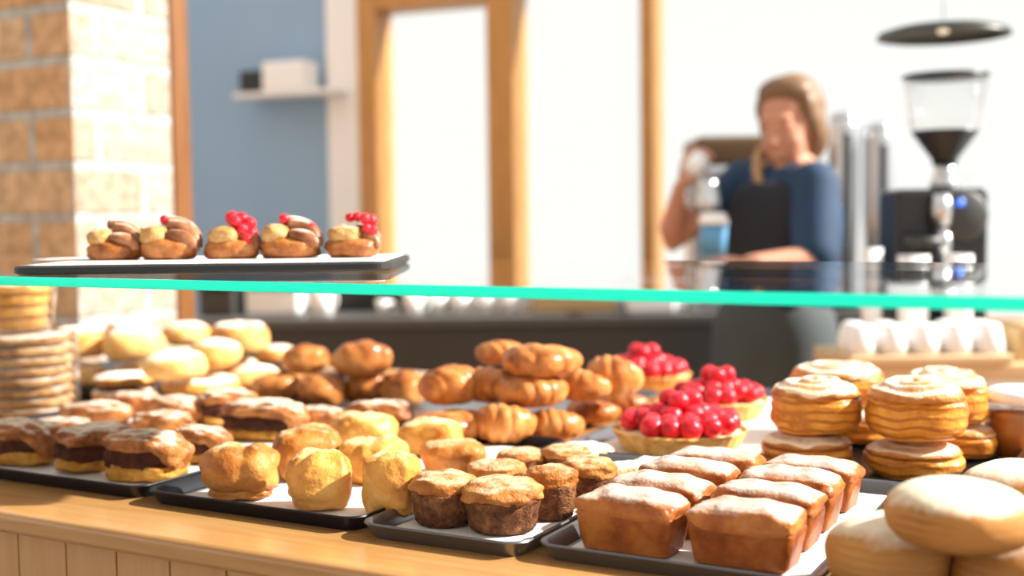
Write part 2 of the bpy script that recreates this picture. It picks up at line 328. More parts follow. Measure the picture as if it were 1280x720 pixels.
# display counter
YF = .900
ct = thing('display_counter', 'long varnished pine display counter with boarded front holding the pastry trays', 'counter', (0, 0, 0))
top = MB().add(*box(-2.155, 1.2, YF, 2.15, CT - .026, CT)).build('counter_top', M['counter'], ct, bevel=.008, seg=4)
pn = MB()
x = P(25, 690, .84).x - .0785 * 30
x = x - .0005
for k in range(52):
    if x < -2.15: x += .0797; continue
    pn.add(*box(x + .001, x + .0785, YF + .022, YF + .04, .02, CT - .027)); x += .0797
pn.add(*box(-2.15, 1.15, YF + .040, 2.1, .02, CT - .027))
pn.build('boarded_front', M['panel'], ct, bevel=.0015)

# glass shelf above the counter
GT = CAMZ - .0615; GY0, GY1 = .916, 1.50
gs = thing('glass_shelf', 'long clear glass shelf with bright green edge above the pastry trays', 'shelf', (0, 0, GT - .0105))
v, f = box(-2.9, 1.1, GY0 + .0008, GY1 - .0008, 0, .0105)
link('glass_sheet', v, f, M['glass'], gs, False)
v, f = box(-2.9, 1.1, GY0 - .0012, GY0 + .0006, .0002, .0103)
o_ = link('polished_edge', v, f, M['edge'], gs, False); o_['label'] = 'bright green front edge'
for xx in (-2.10, .95):
    for yy in (GY0 + .08, GY1 - .08):
        v, f = lathe([(.022, -GT + .0105 + CT + .0005), (.022, -GT + .0105 + CT + .006), (.009, -GT + .0105 + CT + .008), (.009, -.004), (.018, -.003), (.018, -.0003)], 20)
        link('shelf_support', [q + Vector((xx, yy, 0)) for q in v], f, M['steel'], gs)

# ------------------------------------------------------------------ trays and papers
def tray(x0, x1, y0, y1, mat, label, group=None, z=CT, h=.017):
    W_, D_ = x1 - x0, y1 - y0; rings = [(.010, 0), (.0015, h - .003), (0, h - .0015), (.001, h), (.003, h), (.0045, h - .001), (.012, .002)]
    v = []; f = []; n = 0
    for ins, zz in rings:
        pts = rounded(W_ - 2 * ins, D_ - 2 * ins, .022 - ins * .6); n = len(pts); v += [Vector((a, b, zz)) for a, b in pts]
    for k in range(len(rings) - 1):
        for i in range(n): j = (i + 1) % n; f.append((k * n + i, k * n + j, (k + 1) * n + j, (k + 1) * n + i))
    f.append(tuple(reversed(range(n)))); f.append(tuple(range((len(rings) - 1) * n, len(rings) * n)))
    o = link('baking_tray', v, f, mat, None, True, ((x0 + x1) / 2, (y0 + y1) / 2, z + .0003))
    m = o.modifiers.new('wn', 'EDGE_SPLIT'); m.split_angle = R(50)
    return tag(o, label, 'tray', group)
def sheet(name, x0, x1, y0, y1, z, label, rz=0, seed=1, cat='paper'):
    n = 24; v = []; f = []; W_, D_ = x1 - x0, y1 - y0
    for k in (0, 1):
        for j in range(n + 1):
            for i in range(n + 1):
                a, b = i / n - .5, j / n - .5
                v.append(Vector((a * W_, b * D_, .0006 * (1 - k) + .0005 * (1 + nz(Vector((a * W_, b * D_, 0)), 18, seed)))))
    q = (n + 1) ** 2
    for j in range(n):
        for i in range(n):
            a = j * (n + 1) + i; f.append((a, a + 1, a + n + 2, a + n + 1)); f.append((q + a, q + a + n + 1, q + a + n + 2, q + a + 1))
    rim = [i for i in range(n)] + [n + j * (n + 1) for j in range(n)] + [q - 1 - i for i in range(n)] + [(n - j) * (n + 1) for j in range(n)]
    for i in range(len(rim)): a, b = rim[i], rim[(i + 1) % len(rim)]; f.append((a, q + a, q + b, b))
    o = link(name, v, f, M['paper'], None, True, ((x0 + x1) / 2, (y0 + y1) / 2, z)); o.rotation_euler = (0, 0, rz)
    return tag(o, label, cat)
tray(-1.62, -1.062, 1.004, 1.52, M['tray_black'], 'black tray under the chocolate eclairs at the left end')
tray(-1.052, -.742, .998, 1.50, M['tray_black'], 'black tray with white paper under the golden scones')
tray(-.736, -.542, .988, 1.425, M['tray_steel'], 'grey steel tray under the chocolate muffins')
tray(-.536, -.262, 1.000, 1.42, M['tray_steel'], 'grey steel tray under the iced mini loaves')
tray(-1.20, -.79, 1.53, 1.98, M['tray_steel'], 'steel tray under the stacked croissants')
tray(-.735, -.47, 1.435, 2.08, M['tray_steel'], 'steel tray under the red berry tarts')
tray(-.462, -.17, 1.425, 1.80, M['tray_black'], 'black tray under the stacked sugared swirl buns')
tray(-.250, .08, .93, 1.30, M['tray_black'], 'black tray under the big floury buns at the right end')
tray(-2.10, -1.70, 1.53, 2.06, M['tray_black'], 'black tray under the pale round buns at the back')
tray(-1.68, -1.215, 1.53, 1.96, M['tray_black'], 'black tray under the shiny brown rolls')
ZP = CT + .0026
sheet('baking_paper', -1.03, -.765, 1.022, 1.47, ZP, 'white baking paper lying under the golden scones', 0, 2)
sheet('baking_paper', -.718, -.56, 1.008, 1.40, ZP, 'white baking paper lying under the chocolate muffins', 0, 3)
sheet('baking_paper', -.517, -.285, 1.022, 1.40, ZP, 'white baking paper lying under the iced mini loaves', 0, 4)
sheet('baking_paper', -1.595, -1.085, 1.03, 1.50, ZP, 'white baking paper lying under the chocolate eclairs', 0, 5)
sheet('baking_paper', -.715, -.49, 1.455, 2.06, ZP, 'white baking paper lying under the berry tarts', 0, 6)

# ------------------------------------------------------------------ pastry shapes: unit builders (w = width, d = depth, h = height), origin at base centre
def lump(w_, d_, h_, seed, amp=.10, e1=.85, e2=.9, fs=1.6, fine=.02, flat=True, nu=44, nv=26, crease=None):
    def disp(p):
        q = 1 + amp * nz(p, fs, seed) * 1.6 + fine * nz(p, 7, seed) + fine * .5 * nz(p, 15, seed)
        if crease:
            c = crease(p); q *= c
        return q
    v, f = blob(w_ / 2, d_ / 2, h_ * .56, e1, e2, nu, nv, disp, flat=-h_ * .44 if flat else None, c=(0, 0, h_ * .44))
    zmin = min(q.z for q in v)
    for q in v: q.z -= zmin
    zm = max(q.z for q in v); xm = max(abs(q.x) for q in v); ym = max(abs(q.y) for q in v)
    for q in v: q.z *= h_ / zm; q.x *= w_ / 2 / xm; q.y *= d_ / 2 / ym
    return v, f
def make_bun(o, w_, d_, h_, seed, mat='bun'):
    v, f = lump(w_, d_, h_, seed, .05, .9, 1, 1.2, .006)
    return link('crust', v, f, M[mat], o)
def make_ring(o, w_, d_, h_, seed, mat='ring'):
    seg, sg = 48, 20; v = []; f = []
    for i in range(seg):
        a = 2 * math.pi * i / seg
        for j in range(sg):
            b = 2 * math.pi * j / sg; p = Vector((math.cos(a) * (1 + .4 * math.cos(b)), math.sin(a) * (1 + .4 * math.cos(b)), math.sin(b)))
            k = 1 + .07 * nz(p, 2, seed); rr = .31 * w_ + .19 * w_ * math.cos(b) * k
            v.append(Vector((rr * math.cos(a), rr * math.sin(a) * d_ / w_, h_ / 2 + h_ / 2 * spw(math.sin(b), .85) * k)))
    for i in range(seg):
        for j in range(sg): f.append((i * sg + j, ((i + 1) % seg) * sg + j, ((i + 1) % seg) * sg + (j + 1) % sg, i * sg + (j + 1) % sg))
    zmin = min(q.z for q in v)
    for q in v: q.z -= zmin
    link('crust', v, f, M[mat], o)
def make_filled(o, w_, d_, h_, seed):      # split bun with dark jam
    v, f = lump(w_, d_, h_ * .52, seed, .05, .8, 1); link('base', v, f, M['ring'], o)
    v, f = lump(w_ * .9, d_ * .9, h_ * .3, seed + 1, .12, .8, 1, 3, .03); link('filling', [q + Vector((0, 0, h_ * .38)) for q in v], f, M['filling'], o)
    T = Matrix.Translation((0, 0, h_ * .5)) @ Matrix.Rotation(R(-5), 4, 'X')
    v, f = lump(w_ * .98, d_ * .98, h_ * .5, seed + 2, .07, .9, 1); link('top_crust', [T @ q for q in v], f, M['ring'], o)
def make_roll(o, w_, d_, h_, seed):
    r_ = random.Random(seed); ph = r_.uniform(-.5, .5); sl = r_.uniform(-.6, .6)
    def cre(p):
        t = p.x * 1.0 + sl * p.y + .38 + ph * .3; c = 1 - .09 * math.exp(-((t + .2 * nz(p, 1.5, seed)) * 5) ** 2) * max(0, p.z + .4) + .03 * nz(p, 3, seed)
        t2 = t - .85; c -= .07 * math.exp(-(t2 * 6) ** 2) * max(0, p.z + .4); return c + .05 * p.x * sl
    v, f = lump(w_, d_, h_, seed, .09, .92, .95, 1.3, .015, crease=cre, nu=56)
    link('crust', v, f, M['roll'], o)
def make_croissant(o, w_, d_, h_, seed):
    r_ = random.Random(seed); nt, na = 60, 28; v = []; f = []; seg = 5; bend = .75; tw = r_.uniform(.15, .35)
    for k in range(nt + 1):
        t = k / nt; u = 2 * t - 1; env = max(0.0, 1 - abs(u) ** 2.8) ** .5 * (1 - .26 * abs(u)) + .02
        cx = .5 * math.sin(u * 1.15) / math.sin(1.15); cy = .30 * (u * u) * bend
        for j in range(na):
            a = 2 * math.pi * j / na; ph = (t + tw * .12 * math.cos(a)) * seg + .75 * math.cos(a) + .3 * math.sin(2 * u + seed); fr = ph - math.floor(ph)
            rid = .93 + .10 * math.sin(min(1, fr * 1.1) * math.pi) ** .8 - .04 * fr
            rr = env * rid * (1 + .05 * nz(Vector((u * 2, math.cos(a), math.sin(a))), 1.7, seed))
            v.append(Vector((cx * w_, (cy - .06) * w_ + .5 * d_ * rr * math.cos(a) * 1.05, h_ * .46 + .54 * h_ * rr * math.sin(a))))
    for k in range(nt):
        for j in range(na): j2 = (j + 1) % na; f.append((k * na + j, (k + 1) * na + j, (k + 1) * na + j2, k * na + j2))
    f.append(tuple(range(na))); f.append(tuple(reversed(range(nt * na, (nt + 1) * na))))
    for q in v:
        if q.z < .03 * h_: q.z = .03 * h_ + (q.z - .03 * h_) * .1
    zmin = min(q.z for q in v)
    for q in v: q.z -= zmin
    link('crust', v, f, M['croissant'], o)
def make_scone(o, w_, d_, h_, seed, mat='scone'):
    r_ = random.Random(seed); a0 = r_.uniform(0, 3.1); off = r_.uniform(-.15, .15)
    def cre(p):
        t = p.x * math.cos(a0) + p.y * math.sin(a0) + off; c = 1 - .12 * math.exp(-(t * 4.5) ** 2) * max(0, p.z) + .045 * nz(p, 3.0, seed + 9) - .07 * math.exp(-((t - .45 + .2 * nz(p, 2, seed)) * 6) ** 2) * max(0, p.z + .2)
        c -= .05 * math.exp(-((p.z + .55 + .25 * nz(p, 1.5, seed)) * 8) ** 2); return c
    v, f = lump(w_, d_, h_, seed, .085, .66, .74, 1.5, .022, crease=cre, nu=72, nv=44)
    link('crust', v, f, M[mat], o)
def make_rollscone(o, w_, d_, h_, seed):   # plump roll sitting on a wider lip of dough
    v, f = lump(w_ * .86, d_ * .9, h_ * .28, seed, .14, .7, .9, 2.2, .03); link('base', v, f, M['scone_b'], o)
    def cre(p): return 1 - .10 * math.exp(-((p.x - .12 + .2 * p.y) * 6) ** 2) * max(0, p.z + .4)
    v, f = lump(w_, d_, h_ * .86, seed + 1, .10, .8, .85, 1.8, .03, crease=cre, nu=60, nv=34); link('top_crust', [q + Vector((0, -.04 * w_, h_ * .14)) for q in v], f, M['scone_b'], o)
def make_eclair(o, w_, d_, h_, seed):
    v, f = lump(w_ * .98, d_, h_ * .42, seed, .12, .7, .7, 2.2, .04); link('base', v, f, M['crumb'], o)
    v, f = lump(w_ * .96, d_ * .98, h_ * .54, seed + 1, .09, .6, .65, 2.5, .05); link('filling', [q + Vector((-.01 * w_, 0, h_ * .22)) for q in v], f, M['choc'], o)
    T = Matrix.Translation((0, 0, h_ * .56)) @ Matrix.Rotation(R(random.Random(seed).uniform(-3, 5)), 4, 'Y')
    def cre(p): return 1 - .12 * math.exp(-((p.y + .1) * 5) ** 2) * max(0, p.z) + .03 * nz(p, 4, seed)
    v, f = lump(w_, d_ * 1.02, h_ * .46, seed + 2, .10, .8, .75, 2.2, .03, crease=cre, nu=72, nv=32)
    for q in v:
        t = min(1, max(0, (q.x / w_ - .16) / .22)); t = t * t * (3 - 2 * t); q.z -= h_ * .40 * t * (1 - q.z / (h_ * .46)) ; q.x += w_ * .05 * t
    pass; link('top_crust', [T @ q for q in v], f, M['eclair_top'], o)
def make_plainroll(o, w_, d_, h_, seed):
    def cre(p): return 1 - .12 * math.exp(-((p.x * .5 + p.y) * 4) ** 2) * max(0, p.z)
    v, f = lump(w_, d_, h_, seed, .12, .85, .85, 2, .03, crease=cre, nu=56); link('crust', v, f, M['eclair_top'], o)
def make_muffin(o, w_, d_, h_, seed):
    r0 = w_ * .40; r1 = w_ * .475; hb = h_ * .64
    def dp(a, z): return 1 + .018 * math.sin(a * 14) + .05 * nz(Vector((math.cos(a), math.sin(a), z * 25)), 2.6, seed) + .03 * nz(Vector((math.cos(a), math.sin(a), z * 60)), 7, seed)
    pr = [(r0 * .3, 0), (r0 * .94, 0), (r0, .0025)] + [(r0 + (r1 - r0) * k / 14, hb * k / 14) for k in range(1, 15)] + [(r1 * .8, hb + .004), (r1 * .2, hb + .005)]
    v, f = lathe(pr, 56, dp); link('body', v, f, M['muffin_body'], o)
    v, f = lump(w_ * 1.04, d_ * 1.04, h_ * .46, seed, .09, .75, 1.0, 2.2, .03, nu=56); link('muffin_top', [q + Vector((0, 0, h_ * .54)) for q in v], f, M['muffin_top'], o)
def make_cookie(o, w_, d_, h_, seed):
    v, f = lump(w_, d_, h_, seed, .08, .7, 1.0, 2.2, .03, nu=48); link('crust', v, f, M['cookie'], o)
def make_loaf(o, w_, d_, h_, seed):
    hb = h_ * .72
    def tp(v, hh):
        for q in v: k = .86 + .14 * min(1, max(0, q.z / hh)); q.x *= k; q.y *= k
        return v
    v, f = lump(w_, d_, hb, seed, .02, .22, .25, 1.5, .012, nu=64, nv=30); link('body', tp(v, hb), f, M['loaf'], o)
    def cre(p): return 1 + .05 * math.sin(p.x * 9 + 2 * p.y + seed) * max(0, p.z) - .08 * math.exp(-((p.y + .1 * math.sin(p.x * 4)) * 6) ** 2) * max(0, p.z)
    v, f = lump(w_ * 1.03, d_ * 1.05, h_ * .54, seed + 3, .05, .80, .36, 1.8, .02, crease=cre, nu=72, nv=34); link('iced_top', [q + Vector((0, 0, h_ * .52)) for q in v], f, M['loaf_top'], o)
def make_swirl(o, w_, d_, h_, seed):
    def cre(p): return 1 + .012 * math.sin(p.z * 15 + 1.2 * math.sin(math.atan2(p.y, p.x) * 2 + seed) + 3 * nz(p, 1.3, seed)) * (1 - abs(p.z) ** 6)
    v, f = lump(w_, d_, h_ * .86, seed, .06, .62, .8, 1.3, .012, crease=cre, nu=72, nv=44); link('body', v, f, M['swirl'], o)
    n, mr = 72, 22; v = [Vector((0, 0, h_))]; f = []
    for k in range(1, mr + 1):
        for i in range(n):
            a = 2 * math.pi * i / n; r = k / mr; sp = math.cos(2 * math.pi * (r * 2.6) - a + seed)
            z = h_ * (.97 - .17 * r ** 4 + .05 * nz(Vector((r * math.cos(a), r * math.sin(a), 0)), 1.3, seed + 4)) + h_ * .035 * sp * (1 - r ** 6) + h_ * .02 * nz(Vector((r * math.cos(a), r * math.sin(a), 0)), 4, seed)
            if k == mr: z = h_ * .70
            k2 = (.93 if k < mr else .965) * (1 + .03 * nz(Vector((math.cos(a), math.sin(a), 0)), 1.5, seed))
            v.append(Vector((r * w_ / 2 * k2 * math.cos(a), r * d_ / 2 * k2 * math.sin(a) * (1), z)))
    for i in range(n): f.append((0, 1 + i, 1 + (i + 1) % n))
    for k in range(mr - 1):
        for i in range(n): a = 1 + k * n; j = (i + 1) % n; f.append((a + i, a + n + i, a + n + j, a + j))
    f.append(tuple(reversed([1 + (mr - 1) * n + i for i in range(n)])))
    link('sugared_top', v, f, M['swirl_top'], o)

KIND = {}
def place(fn, name, cat, label, cx, yb, wpx, hpx, z=0.0, rot=0, asp=1.0, group=None, dz=0, minh=.02, tilt=(0, 0), **kw):
    """stand a pastry where the photograph shows its foot (cx, yb); its width and height follow from the distance"""
    zz = ZF + z; p = P(cx, yb, zz); d = (p - O).dot(FWD); W_ = wpx * d / FPX
    c_, s_ = abs(math.cos(R(rot))), abs(math.sin(R(rot)))
    # footprint turned by rot relative to the line of sight: width seen = W*c + D*s
    w_ = W_ / math.sqrt(c_ ** 2 + (asp * s_) ** 2); dd = w_ * asp
    dv = math.sqrt((w_ * s_) ** 2 + (dd * c_) ** 2)
    el = math.atan2(CAMZ - zz, d); h_ = max(minh, (hpx * d / FPX - .55 * dv * math.sin(el)) / math.cos(el))
    hd = Vector((p.x, p.y, 0)).normalized(); q = p + hd * dv * .42; q.z = zz
    o = thing(name, label, cat, q, R(29 + rot), group)
    fn(o, w_, dd, h_, len(KIND) + 11, **kw); KIND[o.name] = (w_, h_)
    if tilt != (0, 0): o.rotation_euler = (R(tilt[0]), R(tilt[1]), R(29 + rot))
    return o

exec_list = []
# chocolate eclairs (front left tray)
G = 'chocolate filled eclairs on the left tray'
E = lambda *a, **k: place(make_eclair, 'chocolate_eclair', 'eclair', *a, group=G, **k)
E('chocolate filled eclair cut by the left edge of the photo, front row', 28, 583, 110, 61, rot=-18, asp=.55)
E('chocolate filled eclair in the front row with yellow base, second from left', 122, 592, 92, 66, rot=50, asp=.7)
E('large chocolate filled eclair at the front right corner of the left tray', 184, 603, 110, 68, rot=-14, asp=.62)
E('chocolate filled eclair tucked behind the leftmost front one', 76, 556, 79, 36, rot=-14, asp=.6)
E('dark sided eclair just left of the first brown rounded scone', 254, 580, 73, 49, rot=-10, asp=.7)
E('long chocolate eclair behind the first scones with thick dark filling', 330, 552, 114, 55, rot=-10, asp=.55)
E('chocolate eclair at the back of the left tray below the pale buns', 285, 532, 68, 47, rot=30, asp=.7)
H_ = lambda *a, **k: place(make_plainroll, 'golden_eclair', 'eclair', *a, group='plain topped eclairs on the left tray', **k)
H_('plain golden eclair lying behind the second front eclair, ridge on top', 121, 533, 106, 34, rot=-12, asp=.55)
H_('plain golden eclair in the middle row with a pale right end', 203, 551, 97, 40, rot=-16, asp=.6)
H_('plain golden eclair in the back row left, below the jam bun', 170, 518, 77, 32, rot=-10, asp=.6)
H_('plain golden eclair in the back row, overlapping its right neighbour', 222, 533, 92, 42, rot=-22, asp=.6)
H_('thin golden eclair lying flat between the long eclair and the tan roll', 398, 540, 79, 34, rot=-14, asp=.6)
# scones
S = lambda *a, **k: place(make_scone, 'golden_scone', 'scone', *a, group='golden scones on the paper lined tray', **k)
place(make_rollscone, 'golden_scone', 'scone', 'big rounded brown scone with dough lip, front left of scone tray', 303, 627, 108, 78, rot=-8, asp=.72, group='golden scones on the paper lined tray')
S('pale yellow scone standing at the front centre of the scone tray', 401, 640, 88, 84, rot=10, asp=.85)
S('brown scone behind and between the two front left scones', 385, 602, 92, 74, rot=20, asp=.8, mat='scone_b')
S('tall yellow scone at the front right of the scone tray beside the muffins', 491, 648, 80, 88, rot=-20, asp=.9)
S('yellow scone in the second row with a deep cleft on top', 468, 606, 84, 66, rot=60, asp=.9)
S('yellow scone in the third row, left of centre', 457, 565, 84, 54, rot=15, asp=.8)
S('pale golden scone at the back right of the scone tray', 540, 572, 82, 52, rot=-15, asp=.8)
S('brown edged scone rising behind the front left muffin', 568, 596, 88, 50, rot=5, asp=.8, mat='scone_b')
place(make_plainroll, 'tan_roll', 'roll', 'tan speckled roll lying below the shiny brown rolls', 476, 534, 92, 36, rot=-12, asp=.55)
# muffins
U = lambda *a, **k: place(make_muffin, 'chocolate_muffin', 'muffin', *a, group='chocolate muffins on the narrow steel tray', **k)
U('chocolate muffin with golden dome at the front left of the muffin tray', 556, 661, 92, 76)
U('chocolate muffin nearest the viewer in the middle of the muffin tray', 629, 671, 106, 78)
U('chocolate muffin at the right edge, right behind the nearest muffin', 690, 652, 68, 74)
U('chocolate muffin in the second row showing only its flat pale dome', 621, 622, 76, 50)
U('chocolate muffin in the second row beside the last golden scone', 652, 600, 64, 42)
U('dark sided muffin in the third row by the right rim of the tray', 736, 634, 74, 66)
U('small muffin at the back of the tray behind the dark sided one', 708, 600, 64, 46)
K = lambda *a, **k: place(make_cookie, 'pale_cookie', 'cookie', *a, group='pale cookies behind the muffins', **k)
K('pale thick cookie leaning out beside the dark sided muffin', 782, 618, 66, 44, minh=.028)
K('flat pale cookie nearest to the berry tart', 818, 604, 72, 34, minh=.02)
K('flat brownish cookie behind the muffins left of the berry tart', 730, 578, 78, 26, minh=.012)
# loaves
lo = [('front left', 790, 699, 140), ('front right', 922, 716, 146)]
L_ = lambda *a, **k: place(make_loaf, 'mini_loaf', 'cake', *a, group='iced mini loaves on the steel tray', asp=.55, **k)
def loaf(x_, y_, label, w_=.106, h_=.055):
    o = thing('mini_loaf', label, 'cake', (x_, y_, ZF), R(rnd.uniform(-3, 3)), 'iced mini loaves on the steel tray'); make_loaf(o, w_, .060, h_, rnd.randint(5, 99))
loaf(-.460, 1.068, 'iced mini loaf at the front left corner of the loaf tray')
loaf(-.346, 1.070, 'iced mini loaf at the front right corner of the loaf tray')
loaf(-.462, 1.146, 'iced mini loaf in the left column, second from the front')
loaf(-.349, 1.149, 'iced mini loaf in the right column, second from the front')
loaf(-.461, 1.226, 'iced mini loaf in the left column, third from the front')
loaf(-.350, 1.228, 'iced mini loaf in the right column, third from the front')
loaf(-.463, 1.320, 'iced mini loaf at the back of the left column near the tart', h_=.050)
loaf(-.351, 1.318, 'iced mini loaf at the back of the right column by the swirl buns', h_=.050)
# croissants
C_ = lambda *a, **k: place(make_croissant, 'croissant', 'croissant', *a, group='croissants stacked three high', asp=.62, **k)
C_('croissant in the bottom layer at the left end of the stack', 568, 554, 98, 46, rot=8)
C_('croissant in the bottom layer facing forward with clear ridges', 629, 556, 78, 56, rot=-28)
C_('croissant in the bottom layer, third from the left', 692, 552, 72, 44, rot=-22)
C_('croissant in the bottom layer, second from the right', 738, 532, 66, 36, rot=-35)
C_('croissant in the bottom layer at the right end below the far tart', 776, 522, 62, 36, rot=-35)
C_('croissant in the middle layer at the left end, steep and plump', 566, 508, 76, 56, .046, rot=30)
C_('croissant in the middle layer, second from the left', 614, 506, 66, 52, .046, rot=-50)
C_('long croissant in the middle layer at the centre of the stack', 662, 511, 98, 48, .046, rot=-8)
C_('croissant in the middle layer seen end on', 727, 504, 60, 46, .046, rot=-55)
C_('croissant in the middle layer at the right end of the stack', 764, 500, 68, 60, .046, rot=-40)
C_('small croissant on top of the stack at the left', 626, 457, 62, 34, .092, rot=10)
C_('large ridged croissant on top of the stack', 674, 474, 104, 48, .088, rot=-16)
# brown rolls
B_ = lambda *a, **k: place(make_roll, 'brown_roll', 'roll', *a, group='shiny brown rolls piled at the back', **k)
B_('brown roll at the left end of the lower row, dark underneath', 346, 506, 64, 42, rot=0, asp=.75)
B_('brown roll in the lower row, second from the left', 403, 510, 66, 48, rot=20, asp=.85)
B_('folded brown roll in the lower row, third from the left', 455, 506, 56, 48, rot=-50, asp=.85)
B_('smooth brown roll at the right end of the lower row', 505, 508, 66, 48, rot=-10, asp=.75)
B_('brown roll on top at the left of the pile', 383, 468, 64, 40, .05, rot=10, asp=.75)
B_('largest brown roll lying on top at the right of the pile', 451, 472, 84, 50, .05, rot=-8, asp=.7)
B_('brown roll behind, holding up the top left roll', 383, 494, 62, 34, 0, rot=10, asp=.75)
# pale buns
N_ = lambda *a, **k: place(make_bun, 'pale_bun', 'bun', *a, group='pale round buns stacked at the back left', **k)
N_('golden bun in the bottom layer at the left end', 100, 486, 66, 36)
place(make_filled, 'jam_bun', 'bun', 'split bun with dark jam filling in the bottom layer', 156, 505, 84, 44)
place(make_ring, 'ring_bun', 'bun', 'orange toasted ring bun low in the pile of pale buns', 252, 506, 100, 38, group='toasted ring buns')
N_('pale bun at the right end of the lower row, next to brown rolls', 318, 497, 72, 44)
place(make_ring, 'ring_bun', 'bun', 'toasted ring bun on top at the left end', 101, 450, 70, 42, .056, group='toasted ring buns')
N_('large pale bun in the top layer with toasted crown', 167, 453, 82, 50, .054)
N_('cream coloured bun at the front centre of the pile', 220, 477, 84, 42, .050)
N_('pale bun at the back, between the crowned bun and the ring bun', 234, 434, 62, 34, .060)
N_('cream bun in the middle of the top layer, right of the centre one', 270, 461, 68, 40, .055)
place(make_ring, 'ring_bun', 'bun', 'pale ring bun on top at the right end of the pile', 300, 446, 76, 44, .055, group='toasted ring buns', mat='bun')
place(make_ring, 'ring_bun', 'bun', 'toasted ring bun crowning the back of the pile', 165, 424, 62, 22, .092, group='toasted ring buns', minh=.03)
N_('pale bun hidden low at the back of the pile', 240, 462, 66, 34, 0)
N_('pale bun low behind the cream coloured ones', 292, 478, 70, 34, 0)
N_('flat yellow bun behind the right end of the pile', 345, 452, 50, 22, .0, minh=.03)
N_('pale bun under the large crowned one', 172, 484, 70, 34, 0)
# swirl buns
W_ = lambda *a, **k: place(make_swirl, 'swirl_bun', 'bun', *a, group='sugared swirl buns stacked two high', **k)
W_('swirl bun in the bottom layer at the front left', 1008, 593, 118, 58)
W_('swirl bun in the bottom layer at the front centre', 1141, 602, 126, 56)
W_('swirl bun in the bottom layer glimpsed between the front two stacks', 1085, 556, 100, 50)
W_('swirl bun in the bottom layer at the right, by the caramel jar', 1200, 575, 90, 50)
W_('swirl bun in the top layer at the front left of the stack', 1019, 545, 118, 78, .046)
W_('swirl bun in the top layer at the front centre of the stack', 1144, 554, 128, 86, .046)
W_('swirl bun in the top layer at the back left, mostly its white top', 1046, 512, 120, 64, .046)
W_('swirl bun in the top layer at the back right of the stack', 1180, 532, 106, 76, .046)
# big floury buns
F_ = lambda *a, **k: place(make_bun, 'floury_bun', 'bun', *a, group='big floury buns in the right corner', mat='bigbun', **k)
F_('big floury bun lying lowest at the left of the corner pile', 1112, 758, 168, 128)
F_('big floury bun lying lowest at the right of the corner pile', 1272, 775, 175, 130)
F_('biggest floury bun on top of the corner pile', 1200, 700, 200, 112, .058)
F_('floury bun behind the biggest one, cut by the right edge', 1275, 660, 150, 92, .03)

# ------------------------------------------------------------------ tarts
def berry_mesh(name, r, parent, loc, seed, mat='berry'):
    def dp(p): return 1 + .03 * nz(p, 2, seed) - .10 * math.exp(-((p.x ** 2 + p.y ** 2) * 18)) * (p.z > 0)
    v, f = blob(r, r, r * .94, 1, 1, 24, 16, dp)
    E_ = Euler((rnd.uniform(-.7, .7), rnd.uniform(-.7, .7), 0)).to_matrix()
    link(name, [E_ @ q for q in v], f, M[mat], parent, True, loc)
def tart(cx, cy, rad, label, seed, rb=.0135, hh=.026):
    o = thing('berry_tart', label, 'tart', (cx, cy, ZF), R(29), 'red berry tarts')
    fl = lambda a, z: 1 + (.014 * math.cos(a * 36) if z > .003 else 0)
    v, f = lathe([(rad * .2, 0), (rad * .84, 0), (rad * .88, .003), (rad * .97, hh - .004), (rad, hh), (rad * .985, hh + .002), (rad * .95, hh), (rad * .92, hh - .008), (rad * .2, hh - .009)], 144, fl)
    link('pastry_shell', v, f, M['tart_shell'], o)
    v, f = lathe([(rad * .915, hh - .0085), (rad * .915, hh - .003), (rad * .8, hh - .001), (rad * .3, hh), (.001, hh)], 48); link('custard', v, f, M['custard'], o)
    r_ = random.Random(seed); k = 0
    rings = [(0, 1, .010), (.36, 6, .013), (.64, 11, .007), (.86, 15, .0035)]
    for q, n, zz in rings:
        for i in range(n):
            a = 2 * math.pi * (i + .5 * (n % 2) + r_.uniform(-.12, .12)) / n; rr = q * (rad * .87) / 1.0
            if q > .8 and r_.random() < .12: continue
            berry_mesh('berry', rb * r_.uniform(.88, 1.08), o, (rr * math.cos(a), rr * math.sin(a), hh + zz + rb * .55), r_.randint(0, 99)); k += 1
    for i in range(3):
        a = 2 * math.pi * i / 3 + .3; berry_mesh('berry', rb * .98, o, (rad * .19 * math.cos(a), rad * .19 * math.sin(a), hh + .014 + rb * 1.7), r_.randint(0, 99))
p = P(850, 574, ZF); tart(*(p + Vector((p.x, p.y, 0)).normalized() * .085).xy, .093, 'nearest red berry tart, heaped with glossy berries, behind the loaves', 3, .0155)
p = P(897, 528, ZF); tart(*(p + Vector((p.x, p.y, 0)).normalized() * .070).xy, .080, 'red berry tart right behind the nearest one, to its right', 8, .015)
p = P(805, 492, ZF); tart(*(p + Vector((p.x, p.y, 0)).normalized() * .085).xy, .088, 'farthest red berry tart beside the croissants', 5, .016)

# ------------------------------------------------------------------ cream puffs on the glass shelf
tz = GT + .0003
fr = Matrix.Rotation(R(29), 4, 'Z')
tc_ = O + FWD * 1.515 + RGT * (-.358); 
def slate_tray():
    pts = rounded(.437, .285, .02); n = len(pts); v = []; f = []
    rings = [(.004, 0), (0, .0025), (0, .0085), (.002, .010)]
    for ins, z in rings:
        pp = rounded(.437 - 2 * ins, .285 - 2 * ins, .02); v += [Vector((a, b, z)) for a, b in pp]
    for k in range(3):
        for i in range(n): j = (i + 1) % n; f.append((k * n + i, k * n + j, (k + 1) * n + j, (k + 1) * n + i))
    f.append(tuple(reversed(range(n)))); f.append(tuple(range(3 * n, 4 * n)))
    o = link('serving_tray', v, f, M['slate'], None, False); return o
st = slate_tray(); st.location = (tc_.x, tc_.y, tz); st.rotation_euler = (0, 0, R(29))
tag(st, 'flat black serving tray on the glass shelf under the cream puffs', 'tray')
